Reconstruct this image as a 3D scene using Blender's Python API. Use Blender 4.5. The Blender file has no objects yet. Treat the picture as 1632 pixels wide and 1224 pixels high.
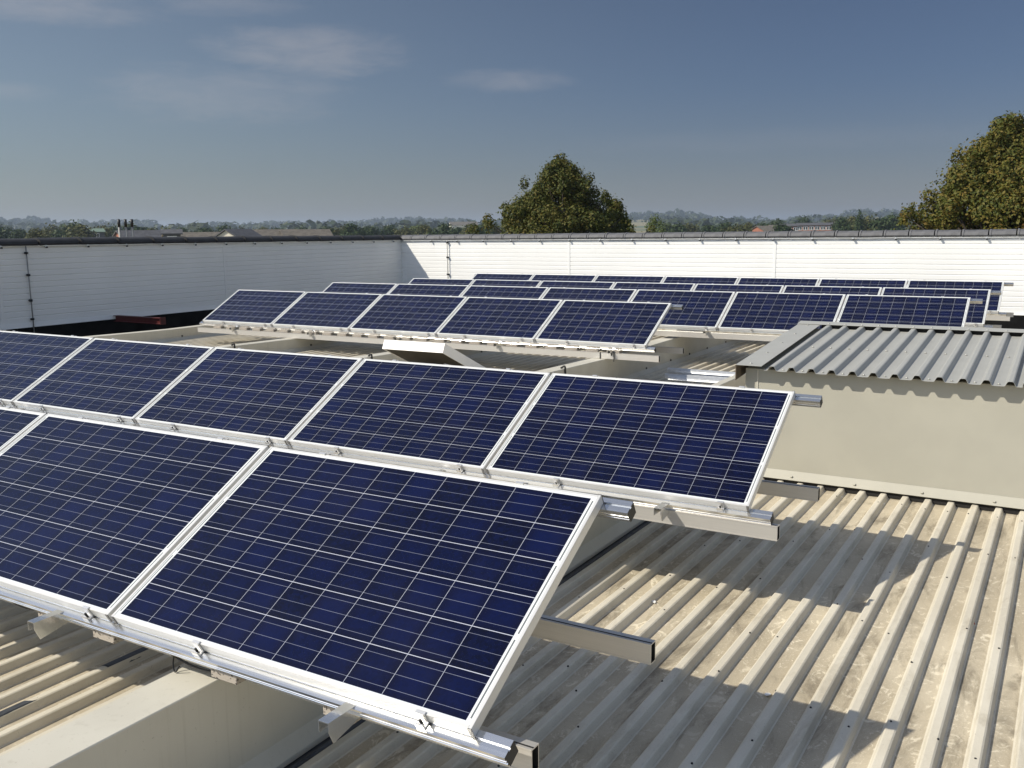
import bpy, bmesh, math, random
from mathutils import Vector, Matrix, noise
PI = math.pi
rnd = random.Random(7)
SC = bpy.context.scene
COL = SC.collection

# ------------------------------------------------------------------ camera (eye at the world origin, metres)
RT = Vector((0.8574802, 0.5143911, -0.0113800))
UP = Vector((-0.0736268, 0.1445648, 0.9867523))
FW = Vector((-0.5092217, 0.8452827, -0.1618344))
cam_d = bpy.data.cameras.new('camera')
cam = bpy.data.objects.new('camera', cam_d)
COL.objects.link(cam)
cam.matrix_world = Matrix(((RT.x, UP.x, -FW.x, 0), (RT.y, UP.y, -FW.y, 0), (RT.z, UP.z, -FW.z, 0), (0, 0, 0, 1)))
cam_d.sensor_width = 36.0
cam_d.lens = 36.0 * 1487.84 / 1632.0
cam_d.clip_start = 0.05
cam_d.clip_end = 30000
SC.camera = cam

# ------------------------------------------------------------------ sky, sun, exposure
TO_SUN = Vector((-0.78, -0.86, 1.0)).normalized()
SUN_EL = math.asin(TO_SUN.z)
SUN_ROT = math.atan2(TO_SUN.x, TO_SUN.y)
world = bpy.data.worlds.new('World')
SC.world = world
world.use_nodes = True
wt = world.node_tree
wt.nodes.clear()


def nd(t, typ, ins=None, **props):
    n = t.nodes.new(typ)
    for k, v in props.items():
        setattr(n, k, v)
    if ins:
        for k, v in ins.items():
            s = n.inputs[k]
            if isinstance(v, bpy.types.NodeSocket):
                t.links.new(v, s)
            elif isinstance(v, bpy.types.Node):
                t.links.new(v.outputs[0], s)
            else:
                s.default_value = v
    return n


def mth(t, op, a, b=0.0, c=0.0, clamp=False):
    n = nd(t, 'ShaderNodeMath', {0: a, 1: b, 2: c}, operation=op, use_clamp=clamp)
    return n.outputs[0]


def mixc(t, fac, a, b, mode='MIX'):
    n = t.nodes.new('ShaderNodeMix')
    n.data_type = 'RGBA'
    n.blend_type = mode
    for i, v in ((0, fac), (6, a), (7, b)):
        s = n.inputs[i]
        if isinstance(v, bpy.types.NodeSocket):
            t.links.new(v, s)
        elif i == 0:
            s.default_value = v
        else:
            s.default_value = (*v[:3], 1)
    return n.outputs[2]


def smap(t, v, a, b, lo=0.0, hi=1.0):
    n = nd(t, 'ShaderNodeMapRange', {'Value': v, 'From Min': a, 'From Max': b, 'To Min': lo, 'To Max': hi})
    n.interpolation_type = 'SMOOTHSTEP'
    return n.outputs[0]


sky = nd(wt, 'ShaderNodeTexSky', sky_type='NISHITA', sun_disc=False)
sky.sun_elevation = SUN_EL
sky.sun_rotation = SUN_ROT
sky.altitude = 100
sky.air_density = 1.0
sky.dust_density = 0.6
sky.ozone_density = 3.0
geo = nd(wt, 'ShaderNodeTexCoord')
sep = nd(wt, 'ShaderNodeSeparateXYZ', {0: geo.outputs['Generated']})
az = mth(wt, 'MULTIPLY', mth(wt, 'ARCTAN2', sep.outputs[0], sep.outputs[1]), 57.2958)
el = mth(wt, 'MULTIPLY', mth(wt, 'ARCSINE', sep.outputs[2]), 57.2958)
cv = nd(wt, 'ShaderNodeCombineXYZ', {0: mth(wt, 'MULTIPLY', az, 0.30), 1: mth(wt, 'MULTIPLY', el, 1.15), 2: 0.0})
cn = nd(wt, 'ShaderNodeTexNoise', {'Vector': cv.outputs[0], 'Scale': 1.0, 'Detail': 10.0, 'Roughness': 0.68, 'Distortion': 0.4})
cloud = None
for (a0, e0, ra, re, amt) in ((-42.5, 10.2, 6.0, 1.5, 0.9), (-47.5, 7.8, 7.0, 1.8, 0.6), (-31.0, 8.7, 4.0, 0.7, 0.62),
                              (-56.5, 11.9, 6.0, 1.1, 0.9), (-58.5, 7.5, 2.5, 0.6, 0.5), (-47.0, 12.7, 4.5, 0.9, 0.5),
                              (-15.0, 5.0, 14.0, 0.8, 0.15), (20.0, 14.0, 12.0, 2.0, 0.5), (60.0, 20.0, 14.0, 3.0, 0.5), (-90.0, 18.0, 14.0, 3.0, 0.5)):
    d = mth(wt, 'ADD', mth(wt, 'POWER', mth(wt, 'DIVIDE', mth(wt, 'SUBTRACT', az, a0), ra), 2.0),
            mth(wt, 'POWER', mth(wt, 'DIVIDE', mth(wt, 'SUBTRACT', el, e0), re), 2.0))
    d = mth(wt, 'ADD', d, mth(wt, 'MULTIPLY', mth(wt, 'SUBTRACT', cn.outputs[0], 0.5), 2.6))
    m = smap(wt, d, 1.3, -0.5, 0.0, amt)
    cloud = m if cloud is None else mth(wt, 'MAXIMUM', cloud, m)
# a milky, slightly grey late-summer sky: the Nishita blue toned by a thin veil
hsv = nd(wt, 'ShaderNodeHueSaturation', {'Saturation': 0.72, 'Value': 1.0, 'Color': sky.outputs[0]})
side = mth(wt, 'MULTIPLY', smap(wt, az, -66, -8), smap(wt, az, 75, 25))
low = mixc(wt, side, (0.49, 0.525, 0.55), (0.235, 0.29, 0.385))
low = mixc(wt, smap(wt, el, 9.0, -0.5), low, mixc(wt, side, (0.48, 0.475, 0.475), (0.34, 0.33, 0.355)))
tint = mixc(wt, smap(wt, el, 14, 42), low, (1.36, 1.28, 1.22))
tint = mixc(wt, smap(wt, mth(wt, 'ABSOLUTE', az), 75, 120), tint, (1.45, 1.40, 1.38))
veiled = mixc(wt, 1.0, hsv.outputs[0], tint, 'MULTIPLY')
cl = mixc(wt, mth(wt, 'MULTIPLY', cloud, 0.32), veiled, (4.6, 4.3, 4.25))
bg = nd(wt, 'ShaderNodeBackground', {'Color': cl, 'Strength': 0.075})
wo = nd(wt, 'ShaderNodeOutputWorld', {'Surface': bg})

sun_d = bpy.data.lights.new('sun', 'SUN')
sun_d.energy = 3.4
sun_d.angle = math.radians(0.53)
sun_d.color = (1.0, 0.935, 0.81)
sun = bpy.data.objects.new('sun', sun_d)
COL.objects.link(sun)
sun.rotation_euler = TO_SUN.to_track_quat('Z', 'Y').to_euler()
sun.location = (0, 0, 40)
SC.view_settings.view_transform = 'Standard'
SC.view_settings.look = 'None'
SC.view_settings.gamma = 1.0
SC.view_settings.exposure = 0.62
SC.cycles.max_bounces = 6
SC.cycles.volume_bounces = 0


# ------------------------------------------------------------------ helpers
def tag(o, label=None, cat=None, group=None, kind=None):
    if label: o['label'] = label
    if cat: o['category'] = cat
    if group: o['group'] = group
    if kind: o['kind'] = kind
    return o


def empty(name, loc=(0, 0, 0), rot=(0, 0, 0), label=None, cat=None, group=None):
    o = bpy.data.objects.new(name, None)
    COL.objects.link(o)
    o.location = loc
    o.rotation_euler = rot
    o.empty_display_size = 0.1
    return tag(o, label, cat, group)


def link_mesh(name, bm, mats, parent=None, smooth=False):
    me = bpy.data.meshes.new(name)
    bm.normal_update()
    if smooth:
        for f in bm.faces: f.smooth = True
    bm.to_mesh(me)
    bm.free()
    if not isinstance(mats, (list, tuple)): mats = [mats]
    for m in mats: me.materials.append(m)
    o = bpy.data.objects.new(name, me)
    COL.objects.link(o)
    if parent: o.parent = parent
    return o


def copy_tree(o, parent=None):
    c = o.copy()
    COL.objects.link(c)
    c.parent = parent
    for ch in list(o.children):
        copy_tree(ch, c)
    return c


def box(bm, x0, x1, y0, y1, z0, z1, mi=0, bev=0.0):
    vs = [bm.verts.new((x, y, z)) for z in (z0, z1) for y in (y0, y1) for x in (x0, x1)]
    fs = []
    for q in ((0, 2, 3, 1), (4, 5, 7, 6), (0, 1, 5, 4), (2, 6, 7, 3), (0, 4, 6, 2), (1, 3, 7, 5)):
        f = bm.faces.new([vs[i] for i in q])
        f.material_index = mi
        fs.append(f)
    if bev > 0:
        es = list({e for f in fs for e in f.edges})
        r = bmesh.ops.bevel(bm, geom=es, offset=bev, segments=1, affect='EDGES', profile=0.5)
        for f in r['faces']: f.material_index = mi
    return vs


def prism(bm, pts, a0, a1, axis='X', mi=0, cap_mi=None, segs=1, closed=True, caps=True):
    """extrude a 2-D outline along an axis; X: pts are (y,z); Y: pts are (x,z)"""
    def P(p, a):
        return (a, p[0], p[1]) if axis == 'X' else (p[0], a, p[1]) if axis == 'Y' else (p[0], p[1], a)
    rings = []
    for k in range(segs + 1):
        a = a0 + (a1 - a0) * k / segs
        rings.append([bm.verts.new(P(p, a)) for p in pts])
    n = len(pts)
    for r0, r1 in zip(rings, rings[1:]):
        for i in range(n if closed else n - 1):
            f = bm.faces.new((r0[i], r0[(i + 1) % n], r1[(i + 1) % n], r1[i]))
            f.material_index = mi
    if closed and caps:
        for r in (rings[0], rings[-1]):
            f = bm.faces.new(r)
            f.material_index = mi if cap_mi is None else cap_mi
    return rings


def cyl(bm, p0, p1, r0, r1=None, n=10, mi=0, caps=True):
    r1 = r0 if r1 is None else r1
    p0, p1 = Vector(p0), Vector(p1)
    d = (p1 - p0).normalized()
    a = d.orthogonal().normalized()
    b = d.cross(a)
    A, B = [], []
    for i in range(n):
        t = 2 * PI * i / n
        v = a * math.cos(t) + b * math.sin(t)
        A.append(bm.verts.new(p0 + v * r0))
        B.append(bm.verts.new(p1 + v * r1))
    for i in range(n):
        f = bm.faces.new((A[i], A[(i + 1) % n], B[(i + 1) % n], B[i]))
        f.material_index = mi
        f.smooth = True
    if caps:
        bm.faces.new(list(reversed(A))).material_index = mi
        bm.faces.new(B).material_index = mi


def fixn(bm):
    bmesh.ops.recalc_face_normals(bm, faces=bm.faces[:])


# ------------------------------------------------------------------ materials
def mat(name):
    m = bpy.data.materials.new(name)
    m.use_nodes = True
    t = m.node_tree
    t.nodes.clear()
    out = t.nodes.new('ShaderNodeOutputMaterial')
    p = t.nodes.new('ShaderNodeBsdfPrincipled')
    t.links.new(p.outputs[0], out.inputs[0])
    return m, t, p


def setp(t, p, **kw):
    names = dict(col='Base Color', rough='Roughness', metal='Metallic', spec='Specular IOR Level', normal='Normal',
                 coat='Coat Weight', coatr='Coat Roughness', ior='IOR')
    for k, v in kw.items():
        s = p.inputs[names[k]]
        if isinstance(v, bpy.types.NodeSocket):
            t.links.new(v, s)
        elif k == 'col':
            s.default_value = (*v[:3], 1)
        else:
            s.default_value = v


def nz(t, scale, detail=4.0, rough=0.55, coord='Object', stretch=None, out=0, dist=0.0):
    tc = t.nodes.new('ShaderNodeTexCoord')
    v = tc.outputs[coord]
    if stretch:
        mp = nd(t, 'ShaderNodeMapping', {'Vector': v, 'Scale': stretch})
        v = mp.outputs[0]
    n = nd(t, 'ShaderNodeTexNoise', {'Vector': v, 'Scale': scale, 'Detail': detail, 'Roughness': rough, 'Distortion': dist})
    return n.outputs[out]


def bump(t, h, strength=0.3, dist=0.01):
    return nd(t, 'ShaderNodeBump', {'Height': h, 'Strength': strength, 'Distance': dist}).outputs[0]


def simple(name, col, rough=0.6, metal=0.0, var=0.12, scale=8.0, bmp=0.0, bscale=60.0, spec=0.5):
    m, t, p = mat(name)
    n = nz(t, scale)
    c = mixc(t, smap(t, n, 0.3, 0.7), [x * (1 - var) for x in col], [min(1, x * (1 + var)) for x in col])
    setp(t, p, col=c, rough=rough, metal=metal, spec=spec)
    if bmp: setp(t, p, normal=bump(t, nz(t, bscale), bmp, 0.004))
    return m


M_frame = simple('anodised_frame', (0.66, 0.655, 0.635), 0.38, 0.35, 0.03, 5)
M_cap = simple('cut_frame_end', (0.16, 0.155, 0.15), 0.5, 0.4, 0.1, 60)
M_clamp = simple('clamp_metal', (0.74, 0.73, 0.71), 0.3, 0.7, 0.05, 40)
M_bolt = simple('dark_bolt', (0.03, 0.03, 0.03), 0.4, 0.6, 0.2, 60)
M_backsheet = simple('panel_backsheet', (0.7, 0.7, 0.68), 0.6)

# mill-finish rail: shiny, brushed along its length
M_rail, t, p = mat('rail_aluminium')
n = nz(t, 3.0, 5, 0.6, stretch=(0.5, 60, 60))
setp(t, p, col=mixc(t, n, (0.66, 0.66, 0.65), (0.80, 0.80, 0.79)), metal=0.92, rough=smap(t, n, 0.2, 0.8, 0.12, 0.24))
setp(t, p, normal=bump(t, nz(t, 2.0, 3, 0.5, stretch=(1, 30, 30)), 0.08, 0.004))
M_raild = simple('hollow_shade', (0.012, 0.012, 0.012), 0.6, 0.0)  # near-black painted in for the shade inside hollow ends and slots
M_beam, t, p = mat('beam_aluminium')
n = nz(t, 3.0, 5, 0.6, stretch=(0.6, 40, 40))
setp(t, p, col=mixc(t, n, (0.52, 0.50, 0.46), (0.66, 0.63, 0.58)), metal=0.55, rough=0.42)

# solar cells
M_cell, t, p = mat('polycrystalline_cells')
uvn = t.nodes.new('ShaderNodeUVMap')
uvn.uv_map = 'cells'
s = nd(t, 'ShaderNodeSeparateXYZ', {0: uvn.outputs[0]})
U, V = s.outputs[0], s.outputs[1]     # metres inside the cell array
CP = 0.1578; RP = 0.1585
cu = mth(t, 'DIVIDE', U, CP); rv = mth(t, 'DIVIDE', V, RP)
fu = mth(t, 'FRACT', cu); fv = mth(t, 'FRACT', rv)
du = mth(t, 'MULTIPLY', mth(t, 'SUBTRACT', 0.5, mth(t, 'ABSOLUTE', mth(t, 'SUBTRACT', fu, 0.5))), CP)
dv = mth(t, 'MULTIPLY', mth(t, 'SUBTRACT', 0.5, mth(t, 'ABSOLUTE', mth(t, 'SUBTRACT', fv, 0.5))), RP)
lu = mth(t, 'LESS_THAN', du, 0.0010)
lv = mth(t, 'LESS_THAN', dv, 0.0014)
bb = mth(t, 'MULTIPLY', mth(t, 'ABSOLUTE', mth(t, 'SUBTRACT', mth(t, 'FRACT', mth(t, 'MULTIPLY', fv, 3.0)), 0.5)), RP / 3.0)
lb = mth(t, 'LESS_THAN', bb, 0.00075)
inU = mth(t, 'MULTIPLY', mth(t, 'GREATER_THAN', U, 0.0), mth(t, 'LESS_THAN', U, CP * 10))
inV = mth(t, 'MULTIPLY', mth(t, 'GREATER_THAN', V, 0.0), mth(t, 'LESS_THAN', V, RP * 6))
inside = mth(t, 'MULTIPLY', inU, inV)
wn = nd(t, 'ShaderNodeTexWhiteNoise', {'Vector': nd(t, 'ShaderNodeCombineXYZ', {0: mth(t, 'FLOOR', cu), 1: mth(t, 'FLOOR', rv),
        2: nd(t, 'ShaderNodeObjectInfo').outputs['Random']}).outputs[0]}, noise_dimensions='3D')
vor = nd(t, 'ShaderNodeTexVoronoi', {'Vector': uvn.outputs[0], 'Scale': 85.0})
cellc = mixc(t, wn.outputs[0], (0.0010, 0.0020, 0.012), (0.0021, 0.0048, 0.034))
vsep = nd(t, 'ShaderNodeSeparateColor', {0: vor.outputs['Color']})
cellc = mixc(t, mth(t, 'MULTIPLY', vsep.outputs[0], 0.55), cellc, (0.0022, 0.0056, 0.042))
edge = smap(t, mth(t, 'MINIMUM', du, dv), 0.0, 0.050, 0.55, 0.0)
cellc = mixc(t, edge, cellc, (0.0022, 0.0020, 0.0065))
c1 = mixc(t, mth(t, 'MULTIPLY', lb, 0.58), cellc, (0.28, 0.30, 0.38))
c2 = mixc(t, mth(t, 'MAXIMUM', mth(t, 'MULTIPLY', lu, 0.8), lv), c1, (0.42, 0.44, 0.50))
# white backsheet margin with the grey collector ribbons at both short sides
ru = mth(t, 'MINIMUM', mth(t, 'ABSOLUTE', mth(t, 'ADD', U, 0.011)), mth(t, 'ABSOLUTE', mth(t, 'SUBTRACT', U, CP * 10 + 0.011)))
seg = mth(t, 'GREATER_THAN', mth(t, 'FRACT', mth(t, 'DIVIDE', mth(t, 'ADD', V, 0.012), RP * 2)), 0.075)
rib = mth(t, 'MULTIPLY', mth(t, 'MULTIPLY', mth(t, 'LESS_THAN', ru, 0.0028), seg), inV)
ws = mixc(t, rib, (0.66, 0.68, 0.66), (0.12, 0.13, 0.14))
col = mixc(t, inside, ws, c2)
dust = smap(t, nz(t, 2.2, 6, 0.65), 0.42, 0.75, 0.0, 0.008)
col = mixc(t, dust, col, (0.45, 0.42, 0.36))
setp(t, p, col=col, rough=smap(t, nz(t, 3.0, 4), 0.3, 0.7, 0.06, 0.13), spec=0.26)
setp(t, p, normal=bump(t, nz(t, 260.0, 2), 0.015, 0.002))


# painted corrugated roof sheet: slot 0 = pans (dirty, flaking), slot 1 = ribs
def roof_paint(name, c_lo, c_hi, peel, dirt, peelamt, dirtamt=0.85):
    m, t, p = mat(name)
    big = nz(t, 1.1, 5, 0.6)
    c = mixc(t, smap(t, big, 0.35, 0.68), c_lo, c_hi)
    worn = smap(t, nz(t, 0.8, 4, 0.6), 0.38, 0.66, 0.25, 1.0)
    mid = nz(t, 12.0, 7, 0.72, stretch=(1, 0.7, 1), dist=1.6)
    c = mixc(t, mth(t, 'MULTIPLY', worn, smap(t, mid, 0.55, 0.62, 0, peelamt)), c, peel)
    scr = nz(t, 40.0, 4, 0.7, stretch=(1.0, 0.6, 1), dist=4.5)
    c = mixc(t, mth(t, 'MULTIPLY', worn, smap(t, scr, 0.57, 0.64, 0, peelamt * 0.7)), c, peel)
    drt = nz(t, 5.5, 8, 0.72, stretch=(1, 0.28, 1), dist=0.6)
    c = mixc(t, smap(t, drt, 0.48, 0.70, 0, dirtamt), c, dirt)
    rust = nz(t, 2.1, 6, 0.75)
    c = mixc(t, smap(t, rust, 0.63, 0.80, 0, 0.45), c, (0.42, 0.22, 0.09))
    spk = nz(t, 120.0, 2, 0.5)
    c = mixc(t, smap(t, spk, 0.70, 0.74, 0, 0.5), c, [x * 0.45 for x in dirt])
    # small bare patches where the coating has come away from the dark sheet
    bare = nz(t, 1.9, 7, 0.62, stretch=(2.2, 0.8, 1))
    c = mixc(t, smap(t, bare, 0.765, 0.775, 0, 0.9), c, (0.045, 0.05, 0.058))
    setp(t, p, col=c, rough=0.75, spec=0.3)
    h = mth(t, 'ADD', mth(t, 'MULTIPLY', mid, 0.6), mth(t, 'MULTIPLY', nz(t, 55, 5, 0.7), 0.5))
    setp(t, p, normal=bump(t, h, 0.35, 0.006))
    return m


M_pan = roof_paint('weathered_roof_pan', (0.40, 0.345, 0.25), (0.54, 0.475, 0.355), (0.74, 0.67, 0.52), (0.165, 0.14, 0.10), 0.9)
M_rib = roof_paint('weathered_roof_rib', (0.55, 0.505, 0.405), (0.63, 0.585, 0.48), (0.68, 0.63, 0.52), (0.30, 0.255, 0.18), 0.35, 0.42)

M_cream, t, p = mat('cream_flashing')
stk = nz(t, 9.0, 4, 0.6, stretch=(3.5, 3.5, 0.12))
c = mixc(t, smap(t, nz(t, 2.0, 5), 0.3, 0.7), (0.48, 0.455, 0.38), (0.545, 0.52, 0.44))
c = mixc(t, smap(t, stk, 0.55, 0.75, 0, 0.22), c, (0.30, 0.27, 0.20))
c = mixc(t, smap(t, nz(t, 70, 3), 0.68, 0.74, 0, 0.35), c, (0.22, 0.19, 0.14))
setp(t, p, col=c, rough=0.55)
setp(t, p, normal=bump(t, nz(t, 3.0, 4), 0.12, 0.01))
M_plant = simple('plant_box_cladding', (0.37, 0.355, 0.295), 0.55, 0, 0.035, 3, 0.03, 300)
M_greyroof = simple('grey_green_roof_sheet', (0.35, 0.35, 0.325), 0.5, 0.0, 0.03, 5, 0.03, 300)
M_screw = simple('screw_head', (0.5, 0.49, 0.45), 0.35, 0.6, 0.1, 50)
M_dark = simple('shadow_gap_foam', (0.012, 0.011, 0.010), 0.9)
M_bare = simple('bare_dark_sheet', (0.045, 0.050, 0.058), 0.6, 0, 0.35, 12, 0.2, 50)
M_pitshade = simple('pit_shade_black', (0.010, 0.010, 0.010), 0.95, 0, 0.3, 3, spec=0.1)  # near-black stands in for the deep shade of the gutter pits
M_brown = simple('brown_fascia', (0.10, 0.075, 0.05), 0.6)
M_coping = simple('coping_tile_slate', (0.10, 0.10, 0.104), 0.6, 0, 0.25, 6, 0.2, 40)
M_coping_shaded = simple('coping_tile_shaded', (0.022, 0.022, 0.023), 0.6, 0, 0.25, 6, 0.2, 40)  # darker copy of the coping tile, shade of the left wall painted in
M_red = simple('red_paint', (0.075, 0.008, 0.008), 0.5)
M_galv = simple('galvanised', (0.66, 0.67, 0.67), 0.38, 0.55, 0.1, 20)
M_white = simple('white_gloss_lid', (0.88, 0.86, 0.82), 0.22, 0, 0.03, 4)
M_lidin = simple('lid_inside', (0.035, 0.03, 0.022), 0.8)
M_conduct = simple('conductor_tape', (0.74, 0.73, 0.70), 0.4, 0.4)
M_rod = simple('grey_rod', (0.26, 0.26, 0.25), 0.6, 0.2)
M_speck, t, p = mat('speckled_packer')
c = mixc(t, smap(t, nz(t, 110, 3), 0.55, 0.62), (0.36, 0.32, 0.27), (0.05, 0.04, 0.035))
setp(t, p, col=c, rough=0.8)

M_clad, t, p = mat('white_wall_cladding')
tc = t.nodes.new('ShaderNodeTexCoord')
c = mixc(t, smap(t, nz(t, 0.6, 5), 0.3, 0.7), (0.77, 0.765, 0.74), (0.82, 0.815, 0.79))
c = mixc(t, smap(t, nz(t, 5, 4, 0.6, stretch=(1, 1, 0.2)), 0.6, 0.8, 0, 0.12), c, (0.5, 0.47, 0.4))
setp(t, p, col=c, rough=0.45)
M_brick = simple('red_brick', (0.30, 0.12, 0.075), 0.85, 0, 0.15, 2)
M_render = simple('pale_render', (0.62, 0.58, 0.48), 0.8)
M_rooftile = simple('brown_roof_tiles', (0.12, 0.105, 0.085), 0.8, 0, 0.2, 1.5)
M_slate = simple('grey_roof_slates', (0.075, 0.075, 0.08), 0.7, 0, 0.2, 1.5)
M_pane = simple('window_pane', (0.04, 0.045, 0.05), 0.15)
M_wframe = simple('white_window_frame', (0.8, 0.8, 0.78), 0.5)
M_green = simple('green_shed_roof', (0.16, 0.22, 0.17), 0.6)
M_brickb = simple('building_brick', (0.22, 0.13, 0.09), 0.85, 0, 0.15, 2)


def leaf_mat(name, cols, rough=0.6):
    m, t, p = mat(name)
    g = t.nodes.new('ShaderNodeNewGeometry')
    r = g.outputs['Random Per Island']
    ramp = t.nodes.new('ShaderNodeValToRGB')
    ramp.color_ramp.interpolation = 'LINEAR'
    els = ramp.color_ramp.elements
    els[0].position = 0; els[0].color = (*cols[0], 1)
    els[1].position = 1; els[1].color = (*cols[-1], 1)
    for i, c in enumerate(cols[1:-1]):
        e = els.new((i + 1) / (len(cols) - 1)); e.color = (*c, 1)
    big = nz(t, 0.7, 3)
    t.links.new(mth(t, 'ADD', mth(t, 'MULTIPLY', r, 0.62), mth(t, 'MULTIPLY', mth(t, 'SUBTRACT', big, 0.3), 0.85), clamp=True), ramp.inputs[0])
    setp(t, p, col=ramp.outputs[0], rough=rough, spec=0.25)
    tr = nd(t, 'ShaderNodeBsdfTranslucent', {'Color': ramp.outputs[0]})
    mx = nd(t, 'ShaderNodeMixShader', {0: 0.25, 1: p.outputs[0], 2: tr.outputs[0]})
    t.links.new(mx.outputs[0], [n for n in t.nodes if n.type == 'OUTPUT_MATERIAL'][0].inputs[0])
    return m


M_leafA = leaf_mat('autumn_maple_leaves', [(0.028, 0.044, 0.010), (0.052, 0.068, 0.013), (0.090, 0.095, 0.017), (0.130, 0.110, 0.022), (0.155, 0.090, 0.024)])
M_leafB = leaf_mat('turning_maple_leaves', [(0.035, 0.052, 0.011), (0.070, 0.085, 0.015), (0.12, 0.112, 0.02), (0.17, 0.125, 0.024), (0.19, 0.085, 0.025)])
M_leafC = leaf_mat('pale_green_leaves', [(0.06, 0.09, 0.03), (0.10, 0.13, 0.04), (0.14, 0.16, 0.06)])
M_leafD = leaf_mat('dark_green_leaves', [(0.022, 0.045, 0.016), (0.04, 0.065, 0.02), (0.065, 0.08, 0.025)])
M_leafE = leaf_mat('olive_leaves', [(0.05, 0.065, 0.02), (0.08, 0.085, 0.025), (0.11, 0.10, 0.03)])
M_bark = simple('bark', (0.07, 0.055, 0.04), 0.9, 0, 0.3, 3, 0.4, 12)
M_wood = leaf_mat('far_wood_leaves', [(0.03, 0.05, 0.02), (0.045, 0.06, 0.025), (0.06, 0.07, 0.03)])
M_field, t, p = mat('fields_and_grass')
c = mixc(t, smap(t, nz(t, 0.0035, 4), 0.42, 0.55), (0.05, 0.085, 0.028), (0.22, 0.19, 0.09))
setp(t, p, col=c, rough=0.95)

# ================================================================== THE BUILDING
BAYS = [  # x0, x1, pan height
    (-2.58, 6.5, -2.078), (-5.22, -2.78, -2.078), (-8.05, -5.42, -1.995), (-10.72, -8.25, -1.915), (-13.85, -10.92, -1.915)]
Y0, Y1 = -4.0, 20.35
RP_ = 0.159


def ctop(y):
    return -1.598 - 0.0045 * y - 0.030 * math.exp(-((y - 11.3) / 1.4) ** 2)


bld = empty('roofed_building', (0, 0, -11), label='flat roofed industrial building carrying the rows of solar panels', cat='building')


def place(o, parent):
    """keep world coordinates of a mesh built in world space under a moved parent"""
    o.parent = parent
    o.matrix_parent_inverse = Matrix.Translation(parent.location).inverted() if parent.rotation_euler.to_matrix() == Matrix.Identity(3) else parent.matrix_world.inverted()
    return o


def corrugated(x0, x1, y0, y1, z, pitch, h, base, top, phase, mi_pan=0, mi_rib=1, segs=40, jit=0.0015):
    """z may be a function of y"""
    pts = []  # (x, dz, kind)
    k0 = math.floor((x0 - phase) / pitch) - 1
    x = phase + k0 * pitch
    fl = (base - top) / 2
    while x < x1:
        seq = [(x - base / 2 - 0.004, 0, 0), (x - base / 2 + 0.003, 0.003, 1), (x - top / 2 - 0.004, h - 0.004, 1), (x - top / 2 + 0.003, h, 1),
               (x + top / 2 - 0.003, h, 1), (x + top / 2 + 0.004, h - 0.004, 1), (x + base / 2 - 0.003, 0.003, 1), (x + base / 2 + 0.004, 0, 1),
               (x + pitch / 2, -0.0012, 0)]
        pts += [q for q in seq if x0 <= q[0] <= x1]
        x += pitch
    pts.insert(0, (x0, 0, 0))
    pts.append((x1, 0, 0))
    bm = bmesh.new()
    rings = []
    zf = z if callable(z) else (lambda y: z)
    for k in range(segs + 1):
        y = y0 + (y1 - y0) * k / segs
        ring = []
        for (px, dz, kk) in pts:
            j = jit * noise.noise(Vector((px * 3.0, y * 1.7, z if not callable(z) else 0))) * 2
            wob = 0.0025 * noise.noise(Vector((math.floor((px - phase) / pitch + 0.5) * 7.7, y * 0.5, 3.3)))
            ring.append(bm.verts.new((px + (wob if dz > 0 else 0), y, zf(y) + dz + j)))
        rings.append(ring)
    for a, b in zip(rings, rings[1:]):
        for i in range(len(pts) - 1):
            f = bm.faces.new((a[i], a[i + 1], b[i + 1], b[i]))
            hi = max(pts[i][1], pts[i + 1][1])
            f.material_index = mi_rib if hi > 0.0025 else mi_pan
    return bm


sheet_labels = ['stained corrugated sheet in the foreground beside the grey roofed box', 'corrugated sheet with peeled dark patches left of the nearest curb',
                None, None, None]
for i, (x0, x1, z) in enumerate(BAYS):
    bm = corrugated(x0, x1, Y0 if i < 2 else 5.0, Y1, z, RP_, 0.038, 0.072, 0.036, -1.946, segs=60 if i < 2 else 24)
    o = place(link_mesh('roof_sheet', bm, [M_pan, M_rib]), bld)
    if sheet_labels[i]: o['label'] = sheet_labels[i]

def rib_patch(xc, ya, yb, seed):
    rg = random.Random(seed)
    z = BAYS[1][2]
    prof = [(-0.021, 0.0385), (-0.016, 0.0400), (0.016, 0.0400), (0.0235, 0.0345), (0.030, 0.018)]
    bm = bmesh.new()
    prev = None
    n = 14
    for k in range(n + 1):
        y = ya + (yb - ya) * k / n
        cut = 0.35 + 0.65 * math.sin(PI * (0.08 + 0.84 * k / n)) + rg.uniform(-0.12, 0.12)
        ring = []
        for j, (dx, dz) in enumerate(prof):
            fx = min(1, cut) if j >= 3 else 1
            px = dx if j < 3 else 0.016 + (dx - 0.016) * fx
            pz = dz if j < 3 else 0.0400 + (dz - 0.0400) * fx
            ring.append(bm.verts.new((xc + px, y + rg.uniform(-0.004, 0.004) + (0.02 * j if k in (0, n) else 0), z + pz + 0.0012)))
        if prev:
            for a in range(len(prof) - 1): bm.faces.new((prev[a], prev[a + 1], ring[a + 1], ring[a]))
        prev = ring
    fixn(bm)
    place(link_mesh('bare_patch', bm, M_bare), bld)


for args in ((-3.854, 1.80, 2.17, 1), (-3.854, 2.56, 2.90, 2)):
    rib_patch(*args)

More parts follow.
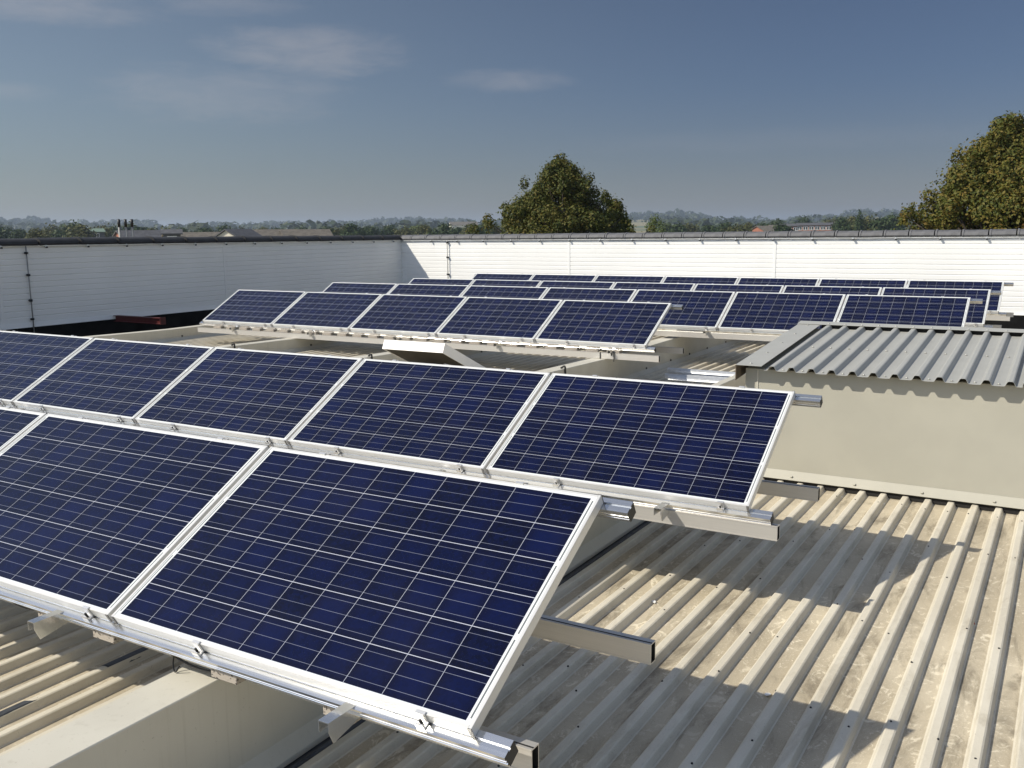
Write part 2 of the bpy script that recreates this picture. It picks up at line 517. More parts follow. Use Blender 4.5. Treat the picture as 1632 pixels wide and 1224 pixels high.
# curbs: raised cream upstands between the bays, the beams rest on them
for i, xr in enumerate((-2.58, -5.22, -8.05, -10.72, -13.85)):
    bm = bmesh.new()
    lo = min(BAYS[i][2], BAYS[min(i + 1, 4)][2]) - 0.25
    ya = Y0 if i < 1 else 2.0
    segs = 24
    def ring(y):
        zt = ctop(y)
        return [(xr - 0.20, lo), (xr - 0.20, zt - 0.004), (xr - 0.196, zt), (xr - 0.004, zt), (xr, zt - 0.004), (xr, BAYS[i][2] + 0.085),
                (xr + 0.055, BAYS[i][2] + 0.032), (xr + 0.060, BAYS[i][2] + 0.012), (xr + 0.004, BAYS[i][2] + 0.008), (xr + 0.004, lo)]
    prev = None
    for k in range(segs + 1):
        y = ya + (Y1 - ya) * k / segs
        r = [bm.verts.new((px, y, pz)) for px, pz in ring(y)]
        if prev:
            for a in range(len(r)):
                b = (a + 1) % len(r)
                bm.faces.new((prev[a], prev[b], r[b], r[a]))
        else:
            bm.faces.new(r)
        prev = r
    bm.faces.new(prev)
    fixn(bm)
    o = place(link_mesh('roof_curb', bm, M_cream), bld)
    if i == 0:
        # bare dark gutter strip and half-round bead along the curb foot
        bm = bmesh.new()
        z = BAYS[0][2]
        prism(bm, [(xr + 0.03, z + 0.004), (xr + 0.155, z + 0.004), (xr + 0.155, z + 0.007), (xr + 0.03, z + 0.007)], Y0, Y1, 'Y')
        arc = [(xr + 0.115 + 0.020 * math.cos(a), z + 0.008 + 0.030 * math.sin(a)) for a in [PI * q / 8 for q in range(9)]]
        prism(bm, arc, Y0, Y1, 'Y', closed=True)
        fixn(bm)
        place(link_mesh('gutter_strip', bm, M_bare), bld)
    # screws along the curb foot
    if i in (1, 2, 3, 4):
        for k in range(9):
            y = 9.6 + k * 0.92 + 0.1 * math.sin(k * 5)
            bm = bmesh.new()
            cyl(bm, (xr, y, BAYS[i][2] + 0.10), (xr + 0.012, y, BAYS[i][2] + 0.10), 0.016, n=6)
            place(link_mesh('fixing_screw', bm, M_bolt), bld)
# gutter pits around the roof, their shade painted in black, and the body down to the ground
bm = bmesh.new()
box(bm, -17.7, -14.052, -4, 22.9, -5.3, -5.2)
box(bm, -14.05, 6.4, 20.36, 22.9, -5.3, -5.2)
place(link_mesh('gutter_floor', bm, M_pitshade), bld)
bm = bmesh.new()
box(bm, -14.04, 6.45, -4.0, 20.34, -10.99, -2.36)
place(link_mesh('roof_deck', bm, M_pitshade), bld)
bm = bmesh.new()
box(bm, -18.05, -17.85, -4.0, 23.3, -11, -1.95)
box(bm, -17.84, 6.5, 23.1, 23.3, -11, -1.95)
box(bm, -17.84, 6.5, -4.3, -4.05, -11, -2.4)
place(link_mesh('outer_wall', bm, M_brickb), bld)
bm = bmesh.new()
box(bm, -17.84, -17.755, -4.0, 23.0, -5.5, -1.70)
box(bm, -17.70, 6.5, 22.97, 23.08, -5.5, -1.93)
place(link_mesh('lower_wall_lining', bm, M_pitshade), bld)

# ------------------------------------------------------------------ parapet walls with white boarded cladding
def cladding(length, z0, z1a, z1b, board=0.113):
    """local: x along wall, y towards the roof = -y, z up; top edge may run from z1a to z1b"""
    bm = bmesh.new()
    segs = max(1, int(length / 2.8))
    zs = []
    z = z0
    while z < max(z1a, z1b) - 0.02:
        zs += [(z, 0.012), (z + 0.010, 0.0), (z + board - 0.014, 0.0), (z + board - 0.001, 0.012)]
        z += board
    zs.append((max(z1a, z1b), 0))
    rows = []
    for k in range(segs + 1):
        x = length * k / segs
        ztop = z1a + (z1b - z1a) * k / segs
        rows.append([bm.verts.new((x, y + 0.002 * noise.noise(Vector((x, zz * 2, 5))), min(zz, ztop))) for zz, y in zs])
    for a, b in zip(rows, rows[1:]):
        for i in range(len(zs) - 1):
            bm.faces.new((a[i], b[i], b[i + 1], a[i + 1]))
    return bm


def parapet(name, loc, rotz, length, z0, zt_a, zt_b, label, tile_len, flip_shade):
    w = empty(name, loc, (0, 0, rotz), label, 'wall')
    L = length
    bm = cladding(L, z0, zt_a - 0.09, zt_b - 0.09)
    bmesh.ops.remove_doubles(bm, verts=bm.verts[:], dist=0.0002)
    link_mesh('cladding', bm, M_clad, w)
    bm = bmesh.new()
    # solid core behind the boards
    vs = []
    for (y, zz) in ((0.02, z0), (0.30, z0), (0.30, -0.1), (0.02, -0.1)):
        vs.append((y, zz))
    for x in (0, L):
        zt = (zt_a if x == 0 else zt_b) - 0.10
        for (y, zz) in vs:
            bm.verts.new((x, y, zt if zz == -0.1 else zz))
    v = list(bm.verts)
    for a, b in ((0, 1), (1, 2), (2, 3), (3, 0)):
        bm.faces.new((v[a], v[b], v[b + 4], v[a + 4]))
    bm.faces.new(v[:4]); bm.faces.new(v[4:])
    fixn(bm)
    link_mesh('core', bm, M_render, w)
    # bottom drip trim and vertical joint covers
    bm = bmesh.new()
    prism(bm, [(-0.03, z0 - 0.10), (0.01, z0 - 0.10), (0.01, z0 + 0.005), (-0.012, z0 + 0.005)], 0, L, 'X')
    fixn(bm)
    link_mesh('drip_trim', bm, M_clad, w)
    return w


def add_joint(w, x, z0, z1):
    bm = bmesh.new()
    box(bm, x - 0.03, x + 0.03, -0.008, 0.004, z0, z1, bev=0.002)
    link_mesh('joint_cover', bm, M_clad, w)


def tile_mesh(L):
    bm = bmesh.new()
    for (xa, xb, g) in ((0, L * 0.90, 0.0), (L * 0.95, L + 0.010, 0.013)):
        pts = []
        for q in range(11):
            a = PI * q / 10
            pts.append((0.14 - (0.215 + g) * math.cos(a), 0.000 + (0.115 + g) * math.sin(a) ** 0.8))
        pts += [(0.14 + 0.20 + g, -0.03), (0.14 - 0.20 - g, -0.03)]
        prism(bm, pts, xa, xb, 'X')
    fixn(bm)
    return bm


back = parapet('parapet_wall', (-17.75, 23.0, 0), 0, 24.0, -1.87, -0.13, -0.13,
               'long white boarded parapet wall in full sun behind the farthest panels', 0.54, False)
left = parapet('parapet_wall', (-17.75, -4.0, 0), PI / 2, 27.0, -1.68, 0.00, -0.13,
               'white boarded parapet wall in shadow on the left side of the roof', 0.9, True)
for x in (5.77, 11.42, 17.07, 22.7): add_joint(back, x, -1.87, -0.24)
for x in (3.1, 8.75, 14.4, 20.0): add_joint(left, x, -1.82, -0.22)
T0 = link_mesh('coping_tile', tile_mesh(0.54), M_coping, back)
rr = random.Random(3)
for k in range(45):
    o = T0 if k == 0 else T0.copy()
    if k: COL.objects.link(o)
    o.parent = back
    o.location = (-0.1 + 0.54 * k, 0.0, -0.20 + rr.uniform(-0.004, 0.004))
    o.rotation_euler = (rr.uniform(-0.015, 0.015), rr.uniform(-0.006, 0.006), 0)
T1 = link_mesh('coping_tile', tile_mesh(0.9), M_coping_shaded, left)
for k in range(30):
    o = T1 if k == 0 else T1.copy()
    if k: COL.objects.link(o)
    o.parent = left
    o.location = (0.9 * k, 0.0, -0.072 - 0.13 * k / 29 + rr.uniform(-0.004, 0.004))
    o.rotation_euler = (rr.uniform(-0.015, 0.015), rr.uniform(-0.006, 0.006), 0)


# lightning conductor tape: along both walls under the coping, with clips and down rods
def conductor(wall_xy, L, za, zb, label, clip0, step, drops, zlow):
    e = empty('lightning_conductor', wall_xy[0], (0, 0, wall_xy[1]), label, 'conductor', 'lightning conductors on the parapets')
    bm = bmesh.new()
    n = int(L / 0.45)
    pr = None
    for k in range(n + 1):
        x = L * k / n
        z = za + (zb - za) * k / n + 0.006 * noise.noise(Vector((x * 1.3, 0, 9)))
        r = [bm.verts.new((x, -0.05 + dy, z + dz)) for dy, dz in ((-0.005, -0.007), (0.005, -0.007), (0.005, 0.007), (-0.005, 0.007))]
        if pr:
            for a in range(4): bm.faces.new((pr[a], pr[(a + 1) % 4], r[(a + 1) % 4], r[a]))
        pr = r
    fixn(bm)
    link_mesh('tape', bm, M_conduct, e)
    first = None
    k = 0
    while clip0 + k * step < L:
        x = clip0 + k * step
        if first is None:
            bm = bmesh.new()
            box(bm, -0.022, 0.022, -0.065, -0.01, -0.032, 0.014, bev=0.004)
            box(bm, -0.010, 0.030, -0.075, -0.055, -0.05, -0.02, 1)
            first = c = link_mesh('clip', bm, [M_galv, M_bolt], e)
        else:
            c = first.copy(); COL.objects.link(c); c.parent = e
        c.location = (x, 0, za + (zb - za) * x / L)
        k += 1
    for x in drops:
        bm = bmesh.new()
        cyl(bm, (x, -0.05, za + (zb - za) * x / L), (x + 0.01, -0.05, zlow), 0.012, n=8)
        link_mesh('rod', bm, M_rod, e)
        for z in (-0.32, -0.75, -1.25, -1.62):
            bm = bmesh.new()
            cyl(bm, (x, -0.05, z - 0.022), (x, -0.05, z + 0.022), 0.034, n=8)
            box(bm, x - 0.02, x + 0.02, -0.06, 0.0, z - 0.012, z + 0.012)
            link_mesh('rod_clip', bm, M_bolt, e)
    return e


conductor(((-17.75, 23.0, 0), 0), 23.9, -0.255, -0.255, 'lightning conductor with a rod down the sunlit white wall', 1.15, 0.93, [1.74], -1.95)
conductor(((-17.75, -4.0, 0), PI / 2), 26.9, -0.10, -0.245, 'lightning conductor with a rod down the shaded left wall', 0.5, 0.93, [14.96], -1.9)

# red girder in the pit by the left wall
bm = bmesh.new()
box(bm, 0, 1.52, -0.06, 0.06, -0.012, 0.0); box(bm, 0, 1.52, -0.005, 0.005, -0.118, -0.012); box(bm, 0, 1.52, -0.06, 0.06, -0.13, -0.118)
box(bm, 1.521, 1.531, -0.07, 0.07, -0.14, 0.01)
o = link_mesh('steel_girder', bm, M_red)
o.location = (-17.715, 12.85, -1.70)
tag(o, 'dark red steel girder in the black gap under the shaded wall', 'girder')

# ------------------------------------------------------------------ PLANT BOX on the roof (grey roof, cream walls)
PX0, PX1, PYF, PYB = -2.27, -0.05, 7.5, 9.42
pb = empty('rooftop_plant_box', (-1.2, 7.5, -2.04), label='cream clad rooftop box with a grey ribbed roof beside the panels', cat='roof box')
bm = bmesh.new()
zf, zb = -1.135, -0.985
v = [bm.verts.new(q) for q in ((PX0, PYF, -1.99), (PX1, PYF, -1.99), (PX1, PYB, -1.99), (PX0, PYB, -1.99),
                               (PX0, PYF, zf), (PX1, PYF, zf), (PX1, PYB, zb), (PX0, PYB, zb))]
for q in ((0, 1, 5, 4), (1, 2, 6, 5), (2, 3, 7, 6), (3, 0, 4, 7), (4, 5, 6, 7)):
    bm.faces.new([v[i] for i in q])
fixn(bm)
place(link_mesh('wall', bm, M_plant), pb)
for x in (-2.17, -0.135):
    bm = bmesh.new()
    box(bm, x - 0.006, x + 0.006, PYF - 0.006, PYF - 0.0005, -1.975, -1.14, bev=0.001)
    place(link_mesh('corner_trim', bm, M_cream), pb)
# base flashing with a short splayed foot
bm = bmesh.new()
prism(bm, [(PYF - 0.001, -1.955), (PYF - 0.006, -1.955), (PYF - 0.045, -2.022), (PYF - 0.041, -2.026), (PYF - 0.001, -1.972)], PX0 - 0.06, PX1 + 0.03, 'X')
fixn(bm)
place(link_mesh('base_flashing', bm, M_plant), pb)
bm = bmesh.new()
box(bm, PX0, PX1, PYF - 0.02, PYB, -2.074, -1.992)
place(link_mesh('foam_filler', bm, M_dark), pb)
for k in range(5):
    bm = bmesh.new()
    cyl(bm, (-1.86 + k * 0.49, PYF - 0.030, -1.999), (-1.86 + k * 0.49, PYF - 0.040, -1.990), 0.010, n=6)
    place(link_mesh('flashing_screw', bm, M_plant), pb)
# ribbed roof sheet rising to the back
slope = (0.155) / (9.40 - 7.38)
EY, RY = 7.385, 9.36
zr = lambda y: -1.128 + (y - EY) * slope
bm = corrugated(-2.09, -0.262, EY, RY, zr, 0.1535, 0.036, 0.074, 0.030, -2.026, 0, 0, segs=6, jit=0.0)
fixn(bm)
rsh = link_mesh('roof_sheet', bm, M_greyroof)
md = rsh.modifiers.new('thickness', 'SOLIDIFY'); md.thickness = 0.0015; md.offset = -1
place(rsh, pb)
# verge flashings: flat plates over the edge ribs, folded down at the outside
for (xa, xb, sgn) in ((-2.315, -2.105, -1), (-0.262, -0.02, 1)):
    bm = bmesh.new()
    h = 0.038
    xs_out = xa if sgn < 0 else xb
    for (y, dummy) in ((EY - 0.01, 0), (RY, 0)):
        pass
    def vf(x, y, dz): return bm.verts.new((x, y, zr(y) + dz))
    a = [vf(xa, EY - 0.015, h), vf(xb, EY - 0.015, h), vf(xb, RY, h), vf(xa, RY, h)]
    b = [vf(xa, EY - 0.015, h - 0.004), vf(xb, EY - 0.015, h - 0.004), vf(xb, RY, h - 0.004), vf(xa, RY, h - 0.004)]
    bm.faces.new(a); bm.faces.new(b[::-1])
    for i in range(4): bm.faces.new((a[i], b[i], b[(i + 1) % 4], a[(i + 1) % 4]))
    fixn(bm)
    place(link_mesh('verge_flashing', bm, M_greyroof), pb)
    bm = bmesh.new()
    c = [vf(xs_out + 0.002 * sgn, EY - 0.015, h - 0.005), vf(xs_out + 0.002 * sgn, RY, h - 0.005), vf(xs_out + 0.002 * sgn, RY, -0.09), vf(xs_out + 0.002 * sgn, EY - 0.015, -0.09)]
    d = [vf(xs_out - 0.004 * sgn, EY - 0.015, h - 0.005), vf(xs_out - 0.004 * sgn, RY, h - 0.005), vf(xs_out - 0.004 * sgn, RY, -0.09), vf(xs_out - 0.004 * sgn, EY - 0.015, -0.09)]
    bm.faces.new(c); bm.faces.new(d[::-1])
    for i in range(4): bm.faces.new((c[i], d[i], d[(i + 1) % 4], c[(i + 1) % 4]))
    fixn(bm)
    place(link_mesh('verge_fascia', bm, M_brown), pb)
    for k in range(5):
        y = EY + 0.05 + k * 0.46
        bm = bmesh.new()
        xm = (xa + xb) / 2
        cyl(bm, (xm, y, zr(y) + h), (xm, y, zr(y) + h + 0.008), 0.011, 0.008, n=8)
        place(link_mesh('flashing_screw', bm, M_screw), pb)
# ridge flashing
bm = bmesh.new()
a = [(RY - 0.03, zr(RY) + 0.040), (RY - 0.03, zr(RY) + 0.044), (RY + 0.09, zr(RY) + 0.060), (RY + 0.20, zr(RY) + 0.02), (RY + 0.20, zr(RY) + 0.016), (RY + 0.09, zr(RY) + 0.055)]
prism(bm, a, -2.32, -0.02, 'X')
fixn(bm)
place(link_mesh('ridge_flashing', bm, M_greyroof), pb)
bm = bmesh.new()
box(bm, -2.10, -0.26, RY + 0.02, RY + 0.06, zr(RY) - 0.02, zr(RY) + 0.038)
place(link_mesh('foam_filler', bm, M_dark), pb)
for k in range(11):
    x = -1.949 + k * 0.1535
    for (y, dz) in ((RY - 0.01, 0.046), (EY + 0.05, 0.001), (EY + 1.02, 0.001)):
        bm = bmesh.new()
        xx = x if dz < 0.01 else x - 0.0767
        cyl(bm, (xx, y, zr(y) + dz), (xx, y, zr(y) + dz + 0.010), 0.010, 0.007, n=8)
        place(link_mesh('sheet_screw', bm, M_screw), pb)

# ------------------------------------------------------------------ SOLAR PANELS
TILT = 0.50729
PW, PH, GAP, CW, CH = 1.640, 0.992, 0.0201, 1.578, 0.951
ROWS = {'A': (-1.4087, 2.0871, -1.4268, 5), 'B': (-1.3864, 4.6984, -1.4449, 6), 'C': (-4.6729, 11.0985, -1.4707, 5),
        'D': (-1.2232, 13.4670, -1.4588, 7), 'E': (-1.1560, 16.0733, -1.5025, 7), 'F': (-1.1187, 18.6119, -1.5044, 7)}
FL = 0.0115


def make_panel():
    e = empty('solar_panel')
    bm = bmesh.new()
    box(bm, -FL, 0, 0, PH, -0.040, 0.0, bev=0.0008)
    box(bm, -PW, -PW + FL, 0, PH, -0.040, 0.0, bev=0.0008)
    box(bm, -PW + FL + 0.0003, -FL - 0.0003, 0.0004, FL, -0.0396, -0.0004, bev=0.0008)
    box(bm, -PW + FL + 0.0003, -FL - 0.0003, PH - FL, PH - 0.0004, -0.0396, -0.0004, bev=0.0008)
    # return flanges underneath
    box(bm, -PW + FL, -FL, FL + 0.0003, 0.03, -0.0385, -0.0370)
    box(bm, -PW + FL, -FL, PH - 0.03, PH - FL - 0.0003, -0.0385, -0.0370)
    link_mesh('frame', bm, M_frame, e)
    bm = bmesh.new()
    x0, x1, y0, y1 = -PW + FL - 0.001, -FL + 0.001, FL - 0.001, PH - FL + 0.001
    uvl = bm.loops.layers.uv.new('cells')
    vt = [bm.verts.new(q) for q in ((x0, y0, -0.0018), (x1, y0, -0.0018), (x1, y1, -0.0018), (x0, y1, -0.0018))]
    f = bm.faces.new(vt)
    vb = [bm.verts.new((q.co.x, q.co.y, -0.007)) for q in vt]
    fb = bm.faces.new(vb[::-1]); fb.material_index = 1
    for l in f.loops:
        l[uvl].uv = (l.vert.co.x + PW - (PW - CW) / 2, l.vert.co.y - (PH - CH) / 2)
    link_mesh('glass_laminate', bm, [M_cell, M_backsheet], e)
    first = None
    for (x, y) in ((-FL / 2, -0.0015), (-PW + FL / 2, -0.0015), (-FL / 2, PH + 0.0015), (-PW + FL / 2, PH + 0.0015)):
        if first is None:
            bm = bmesh.new(); box(bm, -FL / 2 - 0.001, FL / 2 + 0.001, -0.0013, 0.0013, -0.042, 0.001)
            c = first = link_mesh('end_cap', bm, M_cap, e)
        else:
            c = first.copy(); COL.objects.link(c); c.parent = e
        c.location = (x, y, 0)
    # junction box on the back
    bm = bmesh.new(); box(bm, -PW / 2 - 0.06, -PW / 2 + 0.06, PH - 0.16, PH - 0.06, -0.03, -0.0075, bev=0.003)
    link_mesh('junction_box', bm, M_bolt, e)
    return e


ordn = ['rightmost', 'second from the right', 'third from the right', 'fourth from the right', 'fifth from the right', 'sixth from the right', 'seventh from the right']
rown = {'A': 'nearest row', 'B': 'second nearest row', 'C': 'short middle row', 'D': 'long row behind the roof box',
        'E': 'second farthest row', 'F': 'farthest row'}
proto = None
for rk, (rx, ry, rz, n) in ROWS.items():
    for i in range(n):
        if (rk == 'A' and i > 2) or (rk == 'B' and i > 4): continue
        if proto is None:
            proto = o = make_panel()
        else:
            o = copy_tree(proto)
        o.location = (rx - i * (PW + GAP), ry + rr.uniform(-0.001, 0.001), rz + rr.uniform(-0.001, 0.001))
        o.rotation_euler = (TILT + rr.uniform(-0.0012, 0.0012), 0, 0)
        if i == 0: pos = 'at the right end'
        elif i == n - 1 and rk in 'CDEF': pos = 'at the left end'
        else: pos = ordn[i]
        if rk == 'A' and i == 2: pos = 'cut by the left edge'
        if rk == 'B' and i == 4: pos = 'at the left edge of the view,'
        tag(o, f'blue solar panel {pos} of the {rown[rk]}', 'solar panel', None,)
        o['group'] = 'solar panels in rows on the roof'


# ------------------------------------------------------------------ MOUNTING FRAMES, one per row
def rail_profile(s0):
    # (s, n) outline with two grooves in the down-slope face
    return [(s0, -0.0405), (s0 + 0.026, -0.0405), (s0 + 0.026, -0.047), (s0 + 0.036, -0.047), (s0 + 0.036, -0.0405), (s0 + 0.060, -0.0405),
            (s0 + 0.060, -0.094), (s0 + 0.012, -0.094), (s0 + 0.006, -0.090), (s0 + 0.006, -0.083), (s0 + 0.001, -0.080),
            (s0 + 0.001, -0.0745), (s0 + 0.005, -0.072), (s0 + 0.005, -0.069), (s0, -0.066), (s0, -0.061), (s0 + 0.004, -0.059), (s0 + 0.004, -0.0565), (s0, -0.054)]


def rail_obj(xa, xb, s0, parent):
    bm = bmesh.new()
    pts = rail_profile(s0)
    rings = prism(bm, pts, xa, xb, 'X', caps=False)
    # hollow look: inset dark faces paint the shade inside the ends
    for ring, sg in ((rings[0], 1), (rings[-1], -1)):
        f = bm.faces.new(ring)
        f.material_index = 0
        r = bmesh.ops.inset_individual(bm, faces=[f], thickness=0.0045, depth=0)
        f.material_index = 1
    bmesh.ops.triangulate(bm, faces=[f for f in bm.faces if len(f.verts) > 4])
    fixn(bm)
    o = link_mesh('rail', bm, [M_rail, M_raild], parent)
    o.rotation_euler = (TILT, 0, 0)
    return o


def beam_obj(xa, xb, y, ztop, parent, w=0.044, h=0.08):
    bm = bmesh.new()
    box(bm, xa, xb, y, y + w, ztop - h, ztop)
    # slot line on the top and shallow line in the web, open C end
    bmesh.ops.delete(bm, geom=[f for f in bm.faces if abs(f.normal.x) > 0.9 or False], context='FACES')
    bm.normal_update()
    ends = [f for f in bm.faces if abs(f.calc_center_median().x - xb) < 1e-5]
    bmesh.ops.delete(bm, geom=ends, context='FACES')
    ends = [f for f in bm.faces if abs(f.calc_center_median().x - xa) < 1e-5]
    bmesh.ops.delete(bm, geom=ends, context='FACES')
    t_ = 0.004
    # inner skin, painted near-black for the shade inside
    vs = [bm.verts.new((x, yy, zz)) for x in (xa, xb) for (yy, zz) in ((y + t_, ztop - h + t_), (y + w - t_, ztop - h + t_), (y + w - t_, ztop - t_), (y + t_, ztop - t_))]
    for a in range(4):
        f = bm.faces.new((vs[a], vs[(a + 1) % 4], vs[(a + 1) % 4 + 4], vs[a + 4])); f.material_index = 1
    # end rims
    for x, off in ((xa, 0), (xb, 4)):
        o4 = [bm.verts.new((x, yy, zz)) for (yy, zz) in ((y, ztop - h), (y + w, ztop - h), (y + w, ztop), (y, ztop))]
        for a in range(4):
            bm.faces.new((o4[a], o4[(a + 1) % 4], vs[off + (a + 1) % 4], vs[off + a]))
    # thin dark strip painted as the shade of a slot
    box(bm, xa + 0.001, xb - 0.001, y + 0.010, y + 0.016, ztop + 0.0003, ztop + 0.0012, 1)
    box(bm, xa, xb, y - 0.0015, y - 0.0003, ztop - 0.006, ztop - 0.0005, 0)
    box(bm, xa, xb, y - 0.0015, y - 0.0003, ztop - h + 0.001, ztop - h + 0.007, 0)
    return link_mesh('beam', bm, [M_beam, M_raild], parent)


clamp0 = None


def clamp(parent, x, s, up):
    """end clamp: base plate on the rail, hook over the frame edge, bolt"""
    global clamp0
    if clamp0 is None:
        bm = bmesh.new()
        box(bm, -0.024, 0.024, -0.034, -0.0015, -0.040, -0.034, bev=0.0008)
        box(bm, -0.024, 0.024, -0.0065, -0.0015, -0.036, 0.0035, bev=0.0008)
        box(bm, -0.024, 0.024, -0.0065, 0.009, 0.0012, 0.0055, bev=0.0008)
        box(bm, -0.024, 0.024, -0.034, -0.029, -0.036, -0.018, bev=0.0008)
        clamp0 = o = link_mesh('clamp', bm, M_clamp, parent)
        bm = bmesh.new()
        cyl(bm, (0, -0.018, -0.035), (0, -0.018, -0.014), 0.0065, n=6)
        b = link_mesh('bolt', bm, M_bolt, o)
    else:
        o = clamp0.copy(); COL.objects.link(o); o.parent = parent
        b = clamp0.children[0].copy(); COL.objects.link(b); b.parent = o
    # position in the tilted frame
    ct, st = math.cos(TILT), math.sin(TILT)
    o.location = (x, s * ct, s * st)
    o.rotation_euler = (TILT, 0, 0) if not up else (-TILT, 0, PI)
    o.scale = (0.72, 0.8, 1.0)
    return o


frame_lab = {'A': 'aluminium rails and beams carrying the nearest panel row', 'B': 'aluminium rails and beams carrying the second nearest panel row',
             'C': 'aluminium rails and beams under the short five panel row', 'D': 'aluminium rails and beams under the long row behind the roof box',
             'E': 'aluminium rails and beams under the second farthest panel row', 'F': 'aluminium rails and beams under the farthest panel row by the white wall'}
for rk, (rx, ry, rz, n) in ROWS.items():
    e = empty('mounting_frame', (rx, ry, rz), label=frame_lab[rk], cat='mounting frame', group='mounting frames under the panel rows')
    nn = n
    if rk == 'A': nn = 3
    if rk == 'B': nn = 5
    Lr = nn * (PW + GAP) + 0.05
    rail_obj(-Lr, 0.118, -0.034, e)
    rail_obj(-Lr, 0.105 if rk == 'A' else 0.150, PH - 0.030, e)
    drop = 0.122 if rk == 'C' else 0.086
    yb1 = {'A': 0.115, 'B': 0.0, 'C': -0.05}.get(rk, 0.0)
    yb2 = {'A': 0.95, 'B': 0.83}.get(rk, 0.83)
    beam_obj(-Lr, {'A': 0.135, 'B': 0.155, 'C': 0.20}.get(rk, 0.18), yb1, -drop, e)
    beam_obj(-Lr, {'A': 0.165, 'B': 0.17, 'C': 0.19}.get(rk, 0.19), yb2, -drop, e)
    # triangular supports every 1.5 m: floor channel, back leg, top bar
    first = None
    x = -0.46
    while x > -Lr:
        if first is None:
            bm = bmesh.new()
            # channel along y lying on the beams: open below
            w, h, tk = 0.042, 0.040, 0.003
            ya, yb_ = -0.125, 1.02
            zt = -drop + h + 0.001
            box(bm, -w / 2, w / 2, ya, yb_, zt - tk, zt)
            box(bm, -w / 2, -w / 2 + tk, ya, yb_, zt - h, zt - tk - 0.0002)
            # deeper side web towards the camera end, splayed like the folded foot
            v = [bm.verts.new(q) for q in ((w / 2, ya, zt - tk), (w / 2, yb_, zt - tk), (w / 2, yb_, zt - h), (w / 2, ya + 0.19, zt - h), (w / 2, ya + 0.02, zt - h - 0.035), (w / 2, ya, zt - h + 0.01))]
            bm.faces.new(v)
            v2 = [bm.verts.new((q.co.x - tk, q.co.y, q.co.z)) for q in v]
            bm.faces.new(v2[::-1])
            for a in range(len(v)): bm.faces.new((v[a], v2[a], v2[(a + 1) % len(v)], v[(a + 1) % len(v)]))
            fixn(bm)
            o = link_mesh('support', bm, M_rail, e)
            bm = bmesh.new()
            ct, st = math.cos(TILT), math.sin(TILT)
            box(bm, -0.02, 0.02, 0.90, 0.935, zt, PH * st - 0.125, bev=0.002)
            link_mesh('back_leg', bm, M_beam, o)
            bm = bmesh.new()
            box(bm, -0.018, 0.018, 0.05, PH + 0.02, -0.130, -0.0955, bev=0.002)
            q = link_mesh('top_bar', bm, M_beam, o)
            q.rotation_euler = (TILT, 0, 0)
            first = o
        else:
            o = first.copy(); COL.objects.link(o); o.parent = e
            for ch in first.children:
                c2 = ch.copy(); COL.objects.link(c2); c2.parent = o
        o.location = (x, 0, 0)
        x -= 1.5 if rk != 'C' else 1.75
    # speckled packers between the front beam and the rail
    if rk in 'ABC':
        xs = {'A': (-0.54, -1.07, -1.74, -2.10, -2.9, -3.5), 'B': (), 'C': tuple(-0.45 - 0.31 * q for q in range(25))}[rk]
        f0 = None
        for k, xx in enumerate(xs):
            if f0 is None:
                bm = bmesh.new(); box(bm, -0.065, 0.065, -0.085, 0.0, -0.040, 0.0, bev=0.002) if rk == 'A' else box(bm, -0.09, 0.09, -0.035, 0.045, -0.040, 0.0, bev=0.002)
                c = f0 = link_mesh('packer', bm, M_speck, e)
            else:
                c = f0.copy(); COL.objects.link(c); c.parent = e
            c.location = (xx, yb1 - 0.002 * (rk == 'A') + 0.06 * (rk == 'C'), -0.093 if rk == 'A' else -drop + 0.0405)
    # clamps
    for i in range(nn):
        for (fa, fb) in ((0.10, 0.13), (0.715, 0.74)):
            jx = rr.uniform(-0.05, 0.05)
            clamp(e, -i * (PW + GAP) - fa * PW + jx, 0.0, False)
            clamp(e, -i * (PW + GAP) - (fa + 0.10) * PW + jx * 0.7, PH, True)
    # rail splice plate on row C
    if rk == 'C':
        bm = bmesh.new(); box(bm, -5.95, -5.72, -0.040, -0.0352, -0.093, -0.0405)
        q = link_mesh('splice_plate', bm, M_clamp, e); q.rotation_euler = (TILT, 0, 0)

# loose cables and ties
def cable(parent, pts, r, name='cable'):
    bm = bmesh.new()
    P = [Vector(p) for p in pts]
    fine = []
    for i in range(len(P) - 1):
        a, b, c, d = P[max(0, i - 1)], P[i], P[i + 1], P[min(len(P) - 1, i + 2)]
        for k in range(6):
            u = k / 6
            fine.append(0.5 * ((2 * b) + (c - a) * u + (2 * a - 5 * b + 4 * c - d) * u * u + (3 * b - a - 3 * c + d) * u ** 3))
    fine.append(P[-1])
    for a, b in zip(fine, fine[1:]): cyl(bm, a, b, r, n=6, caps=False)
    return link_mesh(name, bm, M_bolt, parent)


FR = {o['label']: o for o in COL.objects if o.name.startswith('mounting_frame')}
fA, fB, fC = FR[frame_lab['A']], FR[frame_lab['B']], FR[frame_lab['C']]
cable(fA, [(-2.75, 0.10, -0.075), (-2.55, 0.07, -0.100), (-2.30, 0.06, -0.125), (-2.05, 0.085, -0.100), (-1.9, 0.12, -0.085)], 0.0045)
cable(fA, [(-1.66, 0.10, -0.08), (-1.45, 0.07, -0.112), (-1.22, 0.06, -0.140), (-1.0, 0.09, -0.11), (-0.85, 0.12, -0.09)], 0.0045)
cable(fA, [(-1.36, 0.055, -0.11), (-1.365, 0.05, -0.15), (-1.35, 0.045, -0.175), (-1.33, 0.05, -0.15)], 0.003, 'cable_tie')
cable(fB, [(-0.95, 0.07, -0.08), (-0.75, 0.05, -0.12), (-0.55, 0.05, -0.125), (-0.40, 0.08, -0.09)], 0.0045)
